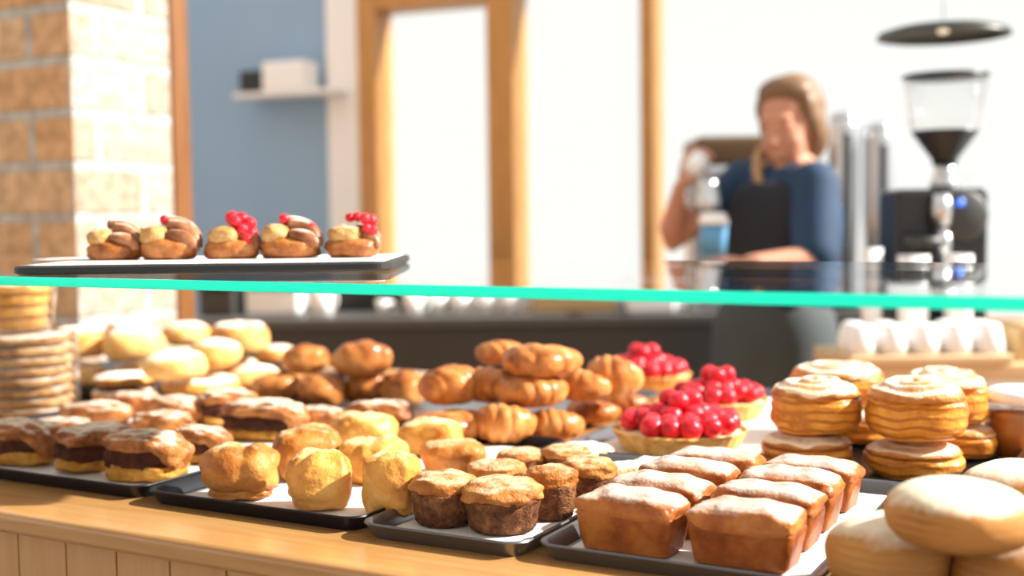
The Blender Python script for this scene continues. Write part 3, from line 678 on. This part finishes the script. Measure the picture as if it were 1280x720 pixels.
pa = sheet('baking_paper', -.21, .21, -.13, .13, 0, 'white paper on the black serving tray on the glass shelf', 0, 9)
pa.location = (tc_.x, tc_.y, tz + .0101); pa.rotation_euler = (0, 0, R(29))
nk = sheet('paper_napkin', -.045, .045, -.035, .035, 0, 'folded white napkin at the left end of the black serving tray', 0, 12, 'napkin')
q = D(98, 326, 1.56); nk.location = (q.x, q.y, tz + .0003); nk.rotation_euler = (0, 0, R(20))
nk.location.z = tz + .0120
def puff(cx, yb, wpx, hpx, label, seed, berries, style):
    z0 = tz + .0118; dd = 1.53; p = D(cx, yb, dd); w_ = wpx * dd / FPX; h_ = hpx * dd / FPX
    o = thing('cream_puff', label, 'cream puff', (p.x, p.y, z0), R(29), 'cream puffs on the glass shelf')
    v, f = lump(w_, w_ * .8, h_ * .5, seed, .06, .7, .95, 2, .02); link('choux_base', v, f, M['choux'], o)
    # folded ribbons of mocha cream, arching over the right half
    for i, (yy, tp, x0) in enumerate([(.20, .98, -.16), (.02, .90, -.02), (-.16, .66, .02)] if style else [(.18, .80, .05), (-.05, .66, .14)]):
        pts = []; rad = []
        for k in range(15):
            t = k / 14; a = math.pi * .5 * t; xx = x0 + (.44 - x0) * math.sin(a) ** 1.1; hz = .24 + (tp - .24 - .10) * math.cos(a) ** .8
            pts.append(Vector((xx * w_, (yy - .10 * t) * w_, hz * h_))); rad.append(w_ * (.055 + .055 * math.sin(math.pi * (t * .8 + .15))))
        v, f = tube(pts, rad, 18)
        for q in v: q.z = max(q.z, .06 * h_); q.y += .12 * h_ * nz(q, 40, seed) 
        link('cream_fold', v, f, M['mocha'], o)
    v, f = lump(w_ * (.46 if style else .62), w_ * .55, h_ * .46, seed + 4, .10, .85, .9, 1.6, .02)
    link('choux_lid', [q + Vector((-w_ * (.22 if style else .1), -w_ * .08, h_ * .36)) for q in v], f, M['lid'], o)
    for bx, by, bz, br in berries:
        def dp(pp): return 1 + .09 * math.cos(pp.z * 9) * math.cos(math.atan2(pp.y, pp.x) * 6)
        v, f = blob(br, br, br, 1, 1, 28, 18, dp); link('raspberry', v, f, M['berry'], o, True, (bx * w_, by * w_, bz * h_))
puff(144, 322, 70, 50, 'leftmost cream puff with mocha folds and no berries', 21, [], 1)
puff(213, 322, 78, 54, 'second cream puff from the left with one small raspberry on top', 22, [(-.08, -.02, .92, .0052)], 1)
puff(290, 321, 72, 50, 'middle cream puff piled with bright red raspberries', 23, [(.02, 0, 1.0, .009), (.18, .02, .98, .0085), (.32, -.02, .86, .0085), (.22, -.12, .72, .008), (.36, -.06, .62, .008), (.10, -.1, .92, .008), (.30, -.14, .45, .0075)], 0)
puff(364, 320, 78, 52, 'fourth cream puff from the left with wide cream folds and a raspberry', 24, [(-.10, 0, .93, .0065), (.34, -.04, .72, .006)], 1)
puff(441, 319, 72, 50, 'rightmost cream puff, smooth lid edged with raspberries', 25, [(.24, -.1, .95, .007), (.33, -.02, .9, .008), (.36, -.12, .66, .007), (.27, -.16, .72, .006), (-.05, .1, .98, .006), (.08, .1, 1.0, .006)], 0)

# ------------------------------------------------------------------ jars
def jar(name, c, r, h, label, content, n, cr_, lidmat=None, prof=None):
    o = thing(name, label, 'jar', (c.x, c.y, c.z), 0)
    pr = prof or [(r * .96, 0), (r, .006), (r, h * .9), (r * .93, h), ]
    ins = [(a - .0025, max(z, .004)) for a, z in reversed(pr)]
    v, f = lathe([(.002, 0)] + pr + ins + [(.002, .004)], 48); link('glass', v, f, M['jarglass'], o)
    if lidmat:
        v, f = lathe([(.002, h + .001), (r * .98, h + .001), (r * 1.0, h + .004), (r * .98, h + .012), (r * .7, h + .018), (r * .2, h + .02), (.002, h + .02)], 48); link('lid', v, f, lidmat, o)
    return o
p = P(18, 531, CT); jc = p + FWD * .075; jc.z = CT + .0005
jar('biscuit_jar', jc, .078, .146, 'wide glass jar full of brown biscuits standing left of the buns', None, 0, 0)
for k in range(8):
    v, f = lump(.138, .138, .0178, 60 + k, .05, .6, 1, 2, .02)
    o = link('biscuit', v, f, M['biscuit'], None, True, (jc.x + rnd.uniform(-.002, .002), jc.y + rnd.uniform(-.002, .002), jc.z + .0045 + .0172 * k)); o.rotation_euler.z = rnd.uniform(0, 6)
    tag(o, 'brown round biscuit stacked inside the wide lower glass jar', 'biscuit', 'biscuits in the lower jar')
j2 = Vector((jc.x - .02, jc.y, jc.z + .1465))
jar('biscuit_jar', j2, .062, .098, 'smaller tapered glass tub of orange biscuits on top of the wide jar', None, 0, 0, None, [(.046, 0), (.050, .004), (.062, .090), (.066, .098)])
for k in range(4):
    v, f = lump(.088 + .005 * k, .088 + .005 * k, .02, 80 + k, .06, .6, 1, 2, .02)
    o = link('biscuit', v, f, M['biscuit2'], None, True, (j2.x, j2.y, j2.z + .0045 + .0195 * k)); o.rotation_euler.z = rnd.uniform(0, 6)
    tag(o, 'orange biscuit stacked inside the smaller upper glass tub', 'biscuit', 'biscuits in the upper tub')
p = P(1296, 580, CT); kc = p + FWD * .05; kc.z = CT + .0005
jo = jar('caramel_jar', kc, .050, .075, 'glass jar of brown caramel with pale lid at the right edge', None, 0, 0, M['china'])
v, f = lathe([(.002, .005), (.046, .005), (.0465, .062), (.002, .063)], 40); link('caramel', v, f, M['caramel'], jo)

# ------------------------------------------------------------------ bar behind: counters and equipment
def along(name, px0, px1, d0, depth, z0, z1, mat, parent=None, bevel=.004):
    a = D(px0, 300, d0); b = D(px1, 300, d0); L = (b - a).length
    mb = MB().add(*box(-L / 2, L / 2, 0, depth, z0, z1)); o = mb.build(name, mat, parent, bevel=bevel)
    o.location = ((a.x + b.x) / 2, (a.y + b.y) / 2, 0); o.rotation_euler = (0, 0, R(29)); return o
bc = thing('back_counter', 'long low dark back counter with grey worktop below the windows', 'counter', (0, 0, 0))
along('cabinet', 235, 1108, 4.02, .34, 0, .865, M['darkcab'], bc); along('worktop', 232, 1110, 4.0, .38, .866, .90, M['stone'], bc)
rc = thing('side_counter', 'pale wooden side counter holding the coffee grinder and cups', 'counter', (0, 0, 0))
along('cabinet', 1082, 1420, 2.62, .36, 0, .865, M['white'], rc); along('worktop', 1075, 1425, 2.60, .40, .866, .90, M['beech'], rc)
def cup(name, px, py, d, r0, r1, h, mat, label, cat='cup', group=None, z=None, lidm=None, handle=False):
    p = D(px, py, d)
    if z is None: z = .9005
    o = thing(name, label, cat, (p.x, p.y, z), R(29), group)
    v, f = lathe([(.001, 0), (r0, 0), (r1, h), (r1 - .003, h), (r0 - .003, .004), (.001, .004)], 28); link('body', v, f, M[mat], o)
    if lidm:
        v, f = lathe([(.001, h + .0005), (r1 + .003, h + .0005), (r1 + .003, h + .01), (r1 - .006, h + .018), (.001, h + .018)], 28); link('lid', v, f, M[lidm], o)
    if handle:
        pts = [Vector((r1 * .9 + .022 * math.sin(t), 0, h * .5 + h * .3 * math.cos(t))) for t in [math.pi * k / 10 for k in range(11)]]
        v, f = tube(pts, .005, 10); link('handle', v, f, M[mat], o)
    return o
gcup = 'white cups on the back counter'
for i, (px, d, h, r) in enumerate([(480, 4.15, .05, .028), (517, 4.12, .075, .036), (547, 4.15, .07, .034), (577, 4.15, .07, .034), (607, 4.15, .07, .034), (637, 4.15, .07, .034)]):
    cup('white_cup', px, 390, d, r * .7, r, h, 'china', ['small round white cup, leftmost of the row on the back counter', 'white cup second in the row on the back counter', 'white cup third in the row on the back counter', 'white cup fourth in the row on the back counter', 'white cup fifth in the row on the back counter', 'white cup at the right end of the row on the back counter'][i], group=gcup, handle=True)
cup('milk_jug', 402, 390, 4.12, .04, .034, .115, 'china', 'white milk jug on the back counter left of the cups', 'jug', handle=True)
def gadget(name, label, cat, px0, px1, d0, depth, z0, z1, mat, bevel=.01, extra=None, group=None):
    a = D(px0, 300, d0); b = D(px1, 300, d0); L = (b - a).length; c = (a + b) / 2
    o = thing(name, label, cat, (c.x, c.y, z0), R(29), group)
    MB().add(*box(-L / 2, L / 2, 0, depth, 0, z1 - z0)).build('body', M[mat], o, bevel=bevel, seg=3)
    if extra: extra(o, L, depth, z1 - z0)
    return o
def lidded(mat):
    def ex(o, L, dp, h): MB().add(*box(-L / 2 - .004, L / 2 + .004, -.004, dp + .004, h + .0005, h + .02)).build('lid', M[mat], o, bevel=.006)
    return ex
gadget('warming_unit', 'low black warming unit on the back counter behind the cups', 'appliance', 418, 560, 4.30, .16, .9005, .985, 'blackp', extra=lidded('darkcab'))
gadget('bread_box', 'white box with grey lid at the left of the back counter', 'box', 304, 372, 4.2, .2, .9005, .985, 'china', extra=lidded('steel'))
gadget('cutlery_caddy', 'dark caddy at the far left of the back counter beside the timber post', 'caddy', 246, 290, 4.15, .2, .9005, .99, 'darkcab', extra=lidded('blackp'))
gadget('cake_box', 'long tan box on the back counter right of the cups', 'box', 664, 770, 4.12, .25, .9005, .975, 'tan', extra=lidded('china'))
gadget('paper_stack', 'white canister box at the right end of the back counter', 'box', 782, 845, 4.1, .22, .9005, 1.01, 'china', extra=lidded('white'))

# espresso machine behind the barista
def espresso():
    c = D(930, 300, 4.08); o = thing('espresso_machine', 'brown and steel espresso machine on the back counter behind the barista', 'coffee machine', (c.x, c.y, 0), R(29))
    MB().add(*box(-.16, .20, .04, .36, .9015, .95)).build('drip_tray', M['steel'], o, bevel=.006)
    MB().add(*box(-.15, .19, .20, .36, .951, 1.34)).build('back_body', M['steel'], o, bevel=.01)
    MB().add(*box(-.15, .20, .02, .37, 1.341, 1.40)).build('group_housing', M['steel'], o, bevel=.015)
    MB().add(*box(-.155, .205, .03, .37, 1.401, 1.50)).build('top_casing', M['bronze'], o, bevel=.02)
    for x_ in (-.06, .10):
        v, f = lathe([(.03, 1.27), (.034, 1.30), (.034, 1.3405)], 24); link('group_head', [q + Vector((x_, .11, 0)) for q in v], f, M['steel'], o)
        v, f = tube([(x_, .10, 1.265), (x_, .0, 1.26), (x_, -.09, 1.25)], [.014, .012, .014], 12); link('portafilter_handle', v, f, M['blackp'], o)
espresso()

# grinder
def grinder():
    c = D(1181, 300, 2.82); o = thing('coffee_grinder', 'black coffee grinder with clear hopper on the side counter', 'coffee grinder', (c.x, c.y, .9005), R(29))
    k = 2.82 / FPX
    def zz(y): return CAMZ + (266 - y) * k - .9005
    MB().add(*box(-.112, .112, -.075, .17, 0, .028)).build('base', M['blackp'], o, bevel=.008)
    MB().add(*box(-.108, .112, .02, .165, .031, zz(238))).build('body', M['blackp'], o, bevel=.014, seg=3)
    v, f = lathe([(.001, zz(237.5)), (.036, zz(237.5)), (.03, zz(228)), (.022, zz(216)), (.024, zz(208)), (.001, zz(208))], 32); T = Matrix.Translation((.032, .095, 0))
    link('neck', [T @ q for q in v], f, M['steel'], o)
    v, f = lathe([(.001, zz(207.5)), (.028, zz(207)), (.030, zz(200)), (.076, zz(166)), (.078, zz(163)), (.001, zz(163))], 40); link('hopper_cone', [T @ q for q in v], f, M['blackp'], o)
    v, f = lathe([(.078, zz(162.5)), (.080, zz(160)), (.100, zz(98)), (.098, zz(98)), (.077, zz(161))], 40, cap=False); link('hopper_glass', [T @ q for q in v], f, M['jarglass'], o)
    v, f = lathe([(.001, zz(97)), (.100, zz(97)), (.102, zz(95)), (.098, zz(92)), (.001, zz(90))], 40); link('hopper_lid', [T @ q for q in v], f, M['blackp'], o)
    T2 = Matrix.Translation((.045, .0195, zz(272))) @ Matrix.Rotation(R(90), 4, 'X')
    v, f = lathe([(.001, 0), (.060, 0), (.060, .012), (.052, .018), (.001, .018)], 40); link('dial', [T2 @ q for q in v], f, M['darkcab'], o)
    T3 = Matrix.Translation((.036, .001, zz(256))) @ Matrix.Rotation(R(90), 4, 'X')
    v, f = lathe([(.001, 0), (.009, 0), (.009, .004), (.001, .005)], 20); lb = link('indicator_light', [T3 @ q for q in v], f, simple('blue_indicator', (.02, .1, .6), .3, emit=((.05, .2, 1), 1.0)), o); lb['label'] = 'glowing blue light'
    v, f = lathe([(.001, zz(285)), (.020, zz(285)), (.024, zz(262)), (.018, zz(245)), (.001, zz(245))], 24); link('doser_spout', [Matrix.Translation((-.010, -.004, 0)) @ q for q in v], f, M['steel'], o)
    v, f = tube([(-.012, -.006, zz(290)), (-.012, -.03, zz(300)), (-.012, -.035, zz(322))], [.014, .016, .012], 14); link('portafilter_fork', v, f, M['steel'], o)
    v, f = lathe([(.001, zz(310)), (.045, zz(310)), (.045, zz(298)), (.001, zz(298))], 28); link('tamping_plate', [Matrix.Translation((-.06, -.025, 0)) @ q for q in v], f, M['darkcab'], o)
grinder()
def urn(px, d, r, ytop, label, tapc):
    c = D(px, 300, d); k = d / FPX; h = CAMZ + (266 - ytop) * k - .9005
    o = thing('steel_urn', label, 'drinks urn', (c.x, c.y, .9005), R(29), 'tall steel urns')
    v, f = lathe([(.001, 0), (r * 1.05, 0), (r * 1.05, .05), (r * 1.0, .055), (.001, .056)], 36); link('base', v, f, M['blackp'], o)
    v, f = lathe([(.001, .057), (r * .75, .057), (r, h * .55), (r, h - .02), (r * .93, h), (.001, h)], 36); link('body', v, f, M['steel'], o)
    v, f = lathe([(.001, h + .0005), (r * .9, h + .0005), (r * .85, h + .02), (r * .3, h + .03), (.001, h + .03)], 36); link('lid', v, f, M['steel'], o)
    v, f = tube([(0, -r * .9, .11), (0, -r - .03, .11), (0, -r - .035, .085)], .010, 12); link('tap', v, f, M['blackp'], o)
    v, f = lathe([(r + .001, h * .55), (r + .001, h - .03), (r + .0025, h - .03), (r + .0025, h * .55)], 36, cap=False)
    kk = [q for q in v]; MB().add(*box(-.012, .012, -r - .004, -r + .004, .14, h - .05)).build('level_gauge', M['blackp'], o, bevel=.002)
urn(1098, 4.2, .055, 166, 'tall steel urn just left of the coffee grinder', 0)
urn(1054, 4.2, .052, 152, 'tall steel urn partly hidden behind the barista', 0)
for i, (px, d, h, r, lab) in enumerate([(1142, 2.765, .205, .036, 'tall white canister in front of the coffee grinder, left side'), (1198, 2.765, .205, .033, 'tall white canister in front of the coffee grinder, right side'), (1090, 2.80, .25, .024, 'slim white canister below the steel urns')]):
    zc = CAMZ + (266 - 343) * d / FPX
    o = cup('white_canister', px, 300, d, r * .97, r, h, 'china', lab, 'canister', group='white canisters around the grinder', z=.9005 if i == 2 else .9292)
# wooden board of upturned white cups
cb = D(1155, 440, 2.625)
bo = MB().add(*box(-.175, .18, -.045, .105, 0, .022)).build('serving_board', M['beech'], None, bevel=.005); bo.location = (cb.x, cb.y, .9008); bo.rotation_euler = (0, 0, R(29)); tag(bo, 'pale wooden board under the upturned white cups', 'board')
lx = ['far left', 'second from left', 'third from left', 'fourth from left', 'far right']
for j in range(2):
    for i in range(5):
        p = cb + RGT * (-.14 + .070 * i) + FWD * (-.005 + .070 * j)
        o = thing('upturned_cup', 'upturned white cup on the wooden board, %s row, %s' % (['front', 'back'][j], lx[i]), 'cup', (p.x, p.y, .9235), 0, 'upturned white cups on the board')
        v, f = lathe([(.030, .0), (.033, .0), (.032, .02), (.024, .062), (.015, .066), (.001, .066), (.001, .063), (.014, .063), (.022, .060)], 28); link('body', v, f, M['china'], o)
gadget('storage_box', 'tan cardboard box at the right edge of the side counter', 'box', 1275, 1320, 2.63, .12, .9005, .975, 'tan', bevel=.004, extra=lambda o, L, dp, h: MB().add(*box(-L / 2 + .003, L / 2 - .003, .003, dp - .003, h + .0003, h + .004)).build('flap', M['tan'], o))
gadget('knock_box', 'black knock box behind the upturned cups', 'box', 1178, 1212, 3.18, .08, .9005, 1.0, 'blackp', extra=lidded('darkcab')) if False else None
# pendant lamp
def pendant():
    c = D(1179, 42, 2.95); o = thing('pendant_lamp', 'shallow dark pendant lamp hanging above the coffee grinder', 'lamp', (c.x, c.y, c.z), R(29))
    v, f = lathe([(.178, -.010), (.172, .004), (.13, .018), (.03, .026), (.012, .034), (.001, .034), (.001, .030), (.03, .021), (.13, .013), (.168, .001), (.174, -.010)], 48, cap=False); link('lamp_shade', [Vector((q.x * .88, q.y * .88, q.z * .8)) for q in v], f, simple('dark_bronze_shade', (.05, .05, .04), .35, .5), o)
    v, f = tube([(0, 0, .034), (0, 0, 1.2)], .0015, 8); link('cord', v, f, M['china'], o)
    v, f = blob(.014, .014, .007, c=(0, 0, .006)); link('bulb', v, f, simple('warm_bulb', (1, .9, .7), .4, emit=((1, .85, .6), .5)), o)
pendant()
# wall shelf on the blue wall
sh = thing('wall_shelf', 'thin white wall shelf fixed across the blue wall', 'shelf', (0, 0, 0)); sh.matrix_world = WM
zq = CAMZ + (274 - 122) * 5.45 / FPX
MB().add(*box(s(322), s(445), -.16, -.002, zq - .02, zq)).build('board', M['white'], sh, bevel=.003)
def wthing(name, label, cat, px0, px1, y0, y1, h, mat, z=None):
    o = thing(name, label, cat); o.matrix_world = WM
    MB().add(*box(s(px0), s(px1), y0, y1, zq + .0005, zq + h)).build('body', M[mat], o, bevel=.01, seg=3)
    MB().add(*box(s(px0) + .01, s(px1) - .01, y0 - .004, y0 - .0005, zq + .02, zq + h - .02)).build('front_panel', M[mat], o, bevel=.002)
wthing('white_box', 'white box on the wall shelf against the blue wall', 'box', 356, 408, -.15, -.02, .13, 'china')
wthing('black_speaker', 'black speaker on the wall shelf left of the white box', 'speaker', 325, 354, -.13, -.02, .10, 'blackp')

# ------------------------------------------------------------------ barista
def remeshed(name, mb, mat, parent, vox=.007, smooth_it=3):
    o = link(name, mb.v, mb.f, mat, parent)
    m = o.modifiers.new('remesh', 'REMESH'); m.mode = 'VOXEL'; m.voxel_size = vox; m.use_smooth_shade = True
    if smooth_it: m = o.modifiers.new('smooth', 'SMOOTH'); m.iterations = smooth_it; m.factor = .5
    return o
def capsule(mb, pts, rad, seg=16):
    pts = [Vector(p) for p in pts]; n = len(pts); q = []; r = []
    for k in range(n - 1):
        for i in range(6): t = i / 6; q.append(pts[k].lerp(pts[k + 1], t)); r.append(rad[k] * (1 - t) + rad[k + 1] * t)
    q.append(pts[-1]); r.append(rad[-1]); mb.add(*tube(q, r, seg))
    for k in (0, -1): mb.add(*blob(rad[k], rad[k], rad[k], 1, 1, 16, 10, c=pts[k]))
def person():
    d0 = 3.3
    base = D(975, 300, d0); root = thing('person', 'woman in navy T-shirt and black apron working behind the counter, arm raised', 'person', (base.x, base.y, 0))
    inv = Vector((base.x, base.y, 0))
    def J(px, py, d=d0): return D(px, py, d) - inv
    # facing: mostly to the left of the photograph, a little to the viewer
    fx = (-RGT * .80 - FWD * .60).normalized(); sx = Vector((-fx.y, fx.x, 0))   # sx: towards her left? (viewer side)
    if sx.dot(FWD) > 0: sx = -sx
    Mf = Matrix((( fx.x, sx.x, 0), (fx.y, sx.y, 0), (0, 0, 1)))
    hc = J(986, 156)
    hf = (-RGT * .62 - FWD * .78).normalized(); hs = Vector((0, 0, 1)).cross(hf)
    hm = Matrix.Translation(hc) @ (Matrix(((hf.x, hs.x, 0), (hf.y, hs.y, 0), (0, 0, 1))) @ Matrix.Rotation(R(12), 3, 'Y')).to_4x4()
    b = MB()
    b.add(*blob(.092, .074, .100, 1, 1, 36, 24, c=(-.012, 0, .025), M=hm))         # skull
    def facep(p): return 1 - .10 * max(0, -p.z) ** 2
    b.add(*blob(.070, .058, .105, .95, .95, 36, 24, facep, c=(.024, 0, -.025), M=hm))  # face and jaw
    b.add(*blob(.020, .022, .018, c=(.066, 0, -.105), M=hm))                         # chin
    b.add(*tube([(.084, 0, .012), (.102, 0, -.018), (.108, 0, -.034), (.092, 0, -.040)], [.007, .010, .012, .009], 12, M=hm))  # nose
    for e in (-1, 1):
        b.add(*blob(.010, .013, .008, c=(.082, e * .030, .012), M=hm)); b.add(*blob(.014, .022, .007, c=(.082, e * .028, .030), M=hm))
        b.add(*blob(.016, .007, .030, c=(-.008, e * .074, -.005), M=hm)); b.add(*blob(.03, .024, .03, c=(.05, e * .032, -.035), M=hm))
    b.add(*blob(.011, .022, .006, c=(.090, 0, -.066), M=hm)); b.add(*blob(.010, .019, .006, c=(.089, 0, -.076), M=hm))
    nb = J(1004, 222); ls = J(1018, 232, 3.17); rs = J(930, 228, 3.42)
    capsule(b, [hc + Vector((0, 0, -.085)) - hf * .035, nb], [.044, .056])
    chest = J(985, 285); waist = J(980, 360); hip = J(968, 420)
    b.add(*blob(.105, .155, .15, .9, .9, 30, 20, c=chest + Vector((0, 0, .0)), M=None) if False else blob(.100, .150, .17, .9, .9, 30, 20, M=Matrix.Translation(chest) @ Mf.to_4x4()))
    b.add(*blob(.095, .130, .16, .9, .9, 30, 20, M=Matrix.Translation(waist) @ Mf.to_4x4()))
    b.add(*blob(.115, .160, .15, .9, .9, 30, 20, M=Matrix.Translation(hip) @ Mf.to_4x4()))
    capsule(b, [ls, nb, rs], [.055, .055, .055])
    # left arm (nearer): elbow low, forearm reaching left
    le = J(1018, 326, 3.08); lw = J(940, 331, 3.02)
    capsule(b, [ls, le, lw], [.050, .042, .027])
    # right arm: elbow out to the left, hand raised
    re = J(838, 298, 3.40); rw = J(853, 236, 3.32)
    capsule(b, [rs, re, rw], [.048, .040, .027])
    for side in (-1, 1):
        hp = hip + sx * .085 * side + Vector((0, 0, -.05)); kn = Vector((hp.x, hp.y, .50)) + fx * .02; an = Vector((kn.x, kn.y, .09)) - fx * .03
        capsule(b, [hp, kn, an], [.088, .056, .038]); capsule(b, [an + Vector((0, 0, -.045)) - fx * .03, an + fx * .15 + Vector((0, 0, -.055))], [.038, .028])
    # hands
    def hand(wr, dirv, palm_n, curl):
        dirv = dirv.normalized(); side = dirv.cross(palm_n).normalized(); pn_ = side.cross(dirv).normalized()
        pc_ = wr + dirv * .045
        T = Matrix((( dirv.x, side.x, pn_.x, pc_.x), (dirv.y, side.y, pn_.y, pc_.y), (dirv.z, side.z, pn_.z, pc_.z), (0, 0, 0, 1)))
        b.add(*blob(.050, .041, .016, .8, .8, 20, 12, M=T))
        for k, (o_, L) in enumerate(((-.030, .072), (-.010, .082), (.010, .076), (.029, .060))):
            p0 = pc_ + dirv * .040 + side * o_; pts = [p0]; a = 0
            for sgl in (.42, .33, .25):
                a += curl; pts.append(pts[-1] + (dirv * math.cos(a) + pn_ * math.sin(a)) * L * sgl)
            capsule(b, pts, [.0095, .009, .0085, .0075], 10)
        p0 = pc_ - side * .032 - dirv * .022; capsule(b, [p0, p0 - side * .028 + dirv * .024 + pn_ * .016, p0 - side * .022 + dirv * .052 + pn_ * .03], [.012, .0105, .009], 10)
    hand(lw, J(890, 326, 3.0) - lw, Vector((0, 0, -1)), .35)
    hand(rw, J(858, 205, 3.30) - rw, RGT, .75)
    remeshed('body', b, M['skin'], root, .006, 2)
    # hair
    h = MB(); h.add(*blob(.104, .086, .100, 1, 1, 36, 24, lambda p: 1 + .02 * nz(p, 3, 5), c=(-.034, 0, .036), M=hm))
    h.add(*blob(.062, .078, .045, 1, 1, 28, 18, c=(.004, 0, .090), M=hm))
    for e in (-1, 1): h.add(*blob(.030, .016, .042, 1, 1, 20, 14, c=(.008, e * .070, .045), M=hm)); h.add(*blob(.040, .018, .050, 1, 1, 20, 14, c=(-.022, e * .074, .0), M=hm)); h.add(*blob(.062, .088, .085, 1, 1, 28, 18, c=(-.050, 0, -.040), M=hm))
    h.add(*blob(.036, .040, .038, 1, 1, 24, 16, lambda p: 1 + .08 * nz(p, 3, 2), c=(-.125, .0, -.045), M=hm))
    remeshed('hair', h, M['hair'], root, .006, 2)
    br = MB(); pts = [hm @ Vector((-.01, -.068, -.05)), J(948, 195, 3.33), J(946, 218, 3.27), J(954, 240, 3.24)]
    pp = []; 
    for k in range(3):
        for i in range(8): pp.append(pts[k].lerp(pts[k + 1], i / 8))
    br.add(*tube(pp, [.017 + .004 * math.sin(i * 1.5) - .0003 * i for i in range(len(pp))], 12)); link('braid', br.v, br.f, M['blond'], root)
    # T-shirt
    t = MB(); k = 1.11
    t.add(*blob(.112, .163, .185, .9, .9, 30, 20, M=Matrix.Translation(chest - Vector((0, 0, .0))) @ Mf.to_4x4())); t.add(*blob(.108, .145, .14, .9, .9, 30, 20, M=Matrix.Translation(waist) @ Mf.to_4x4()))
    capsule(t, [ls, nb + Vector((0, 0, -.035)), rs], [.066, .064, .066]); capsule(t, [ls, ls.lerp(le, .88)], [.066, .060]); capsule(t, [rs, rs.lerp(re, .45)], [.064, .056])
    remeshed('t_shirt', t, M['navy'], root, .007, 3)
    # apron bib, strap and skirt in front of the chest
    a = MB(); a.add(*blob(.05, .125, .20, .5, .6, 30, 20, M=Matrix.Translation(chest.lerp(waist, .45) + fx * .082) @ Mf.to_4x4()))
    remeshed('apron_bib', a, M['apron'], root, .008, 2)
    a = MB(); a.add(*blob(.150, .185, .32, .45, .9, 36, 20, M=Matrix.Translation(hip + Vector((0, 0, -.19))) @ Mf.to_4x4()))
    remeshed('apron_skirt', a, M['grey_apron'], root, .009, 2)
    a = MB(); v_ = []
    for side in (-1, 1):
        hp = hip + sx * .085 * side + Vector((0, 0, -.10)); kn = Vector((hp.x, hp.y, .50)) + fx * .02; an = Vector((kn.x, kn.y, .11)) - fx * .03
        capsule(a, [hp, kn, an], [.10, .072, .058])
    remeshed('trousers', a, M['grey_apron'], root, .009, 2)
    a = MB()
    for side in (-1, 1):
        hp = hip + sx * .085 * side; a.add(*blob(.13, .048, .045, .8, .9, 24, 14, M=Matrix.Translation(Vector((hp.x, hp.y, .046)) + fx * .03) @ Mf.to_4x4()))
    link('shoes', a.v, a.f, M['blackp'], root)
    # what she holds
    q = D(884, 252, 3.22); o = thing('steel_pitcher', 'steel milk pitcher held up in front of the barista', 'pitcher', (q.x, q.y, q.z - .03), R(29))
    v, f = lathe([(.001, 0), (.032, 0), (.034, .03), (.026, .075), (.028, .085), (.025, .085), (.023, .075), (.031, .03), (.029, .004), (.001, .004)], 32); link('body', v, f, M['steel'], o)
    v, f = tube([(-.028, 0, .07), (-.055, 0, .06), (-.055, 0, .02), (-.033, 0, .012)], .005, 10); link('handle', v, f, M['steel'], o)
    q = D(892, 318, 3.05); o = thing('blue_cup', 'blue takeaway cup with white lid by the barista hand', 'cup', (q.x, q.y, q.z), R(29))
    v, f = lathe([(.001, 0), (.030, 0), (.036, .075), (.001, .076)], 32); link('body', v, f, M['bluecup'], o)
    v, f = lathe([(.001, .0765), (.038, .0765), (.038, .085), (.030, .105), (.001, .106)], 32); link('lid', v, f, M['china'], o)
    q = D(862, 212, 3.24); o = thing('white_cup', 'white cup with dark opening in the barista raised hand', 'cup', (q.x, q.y, q.z), 0)
    T = (Mf @ Matrix.Rotation(R(-60), 3, 'Y')).to_4x4()
    v, f = lathe([(.001, 0), (.022, 0), (.030, .05), (.028, .05), (.020, .004), (.001, .004)], 28); link('body', [T @ p_ for p_ in v], f, M['china'], o)
person()
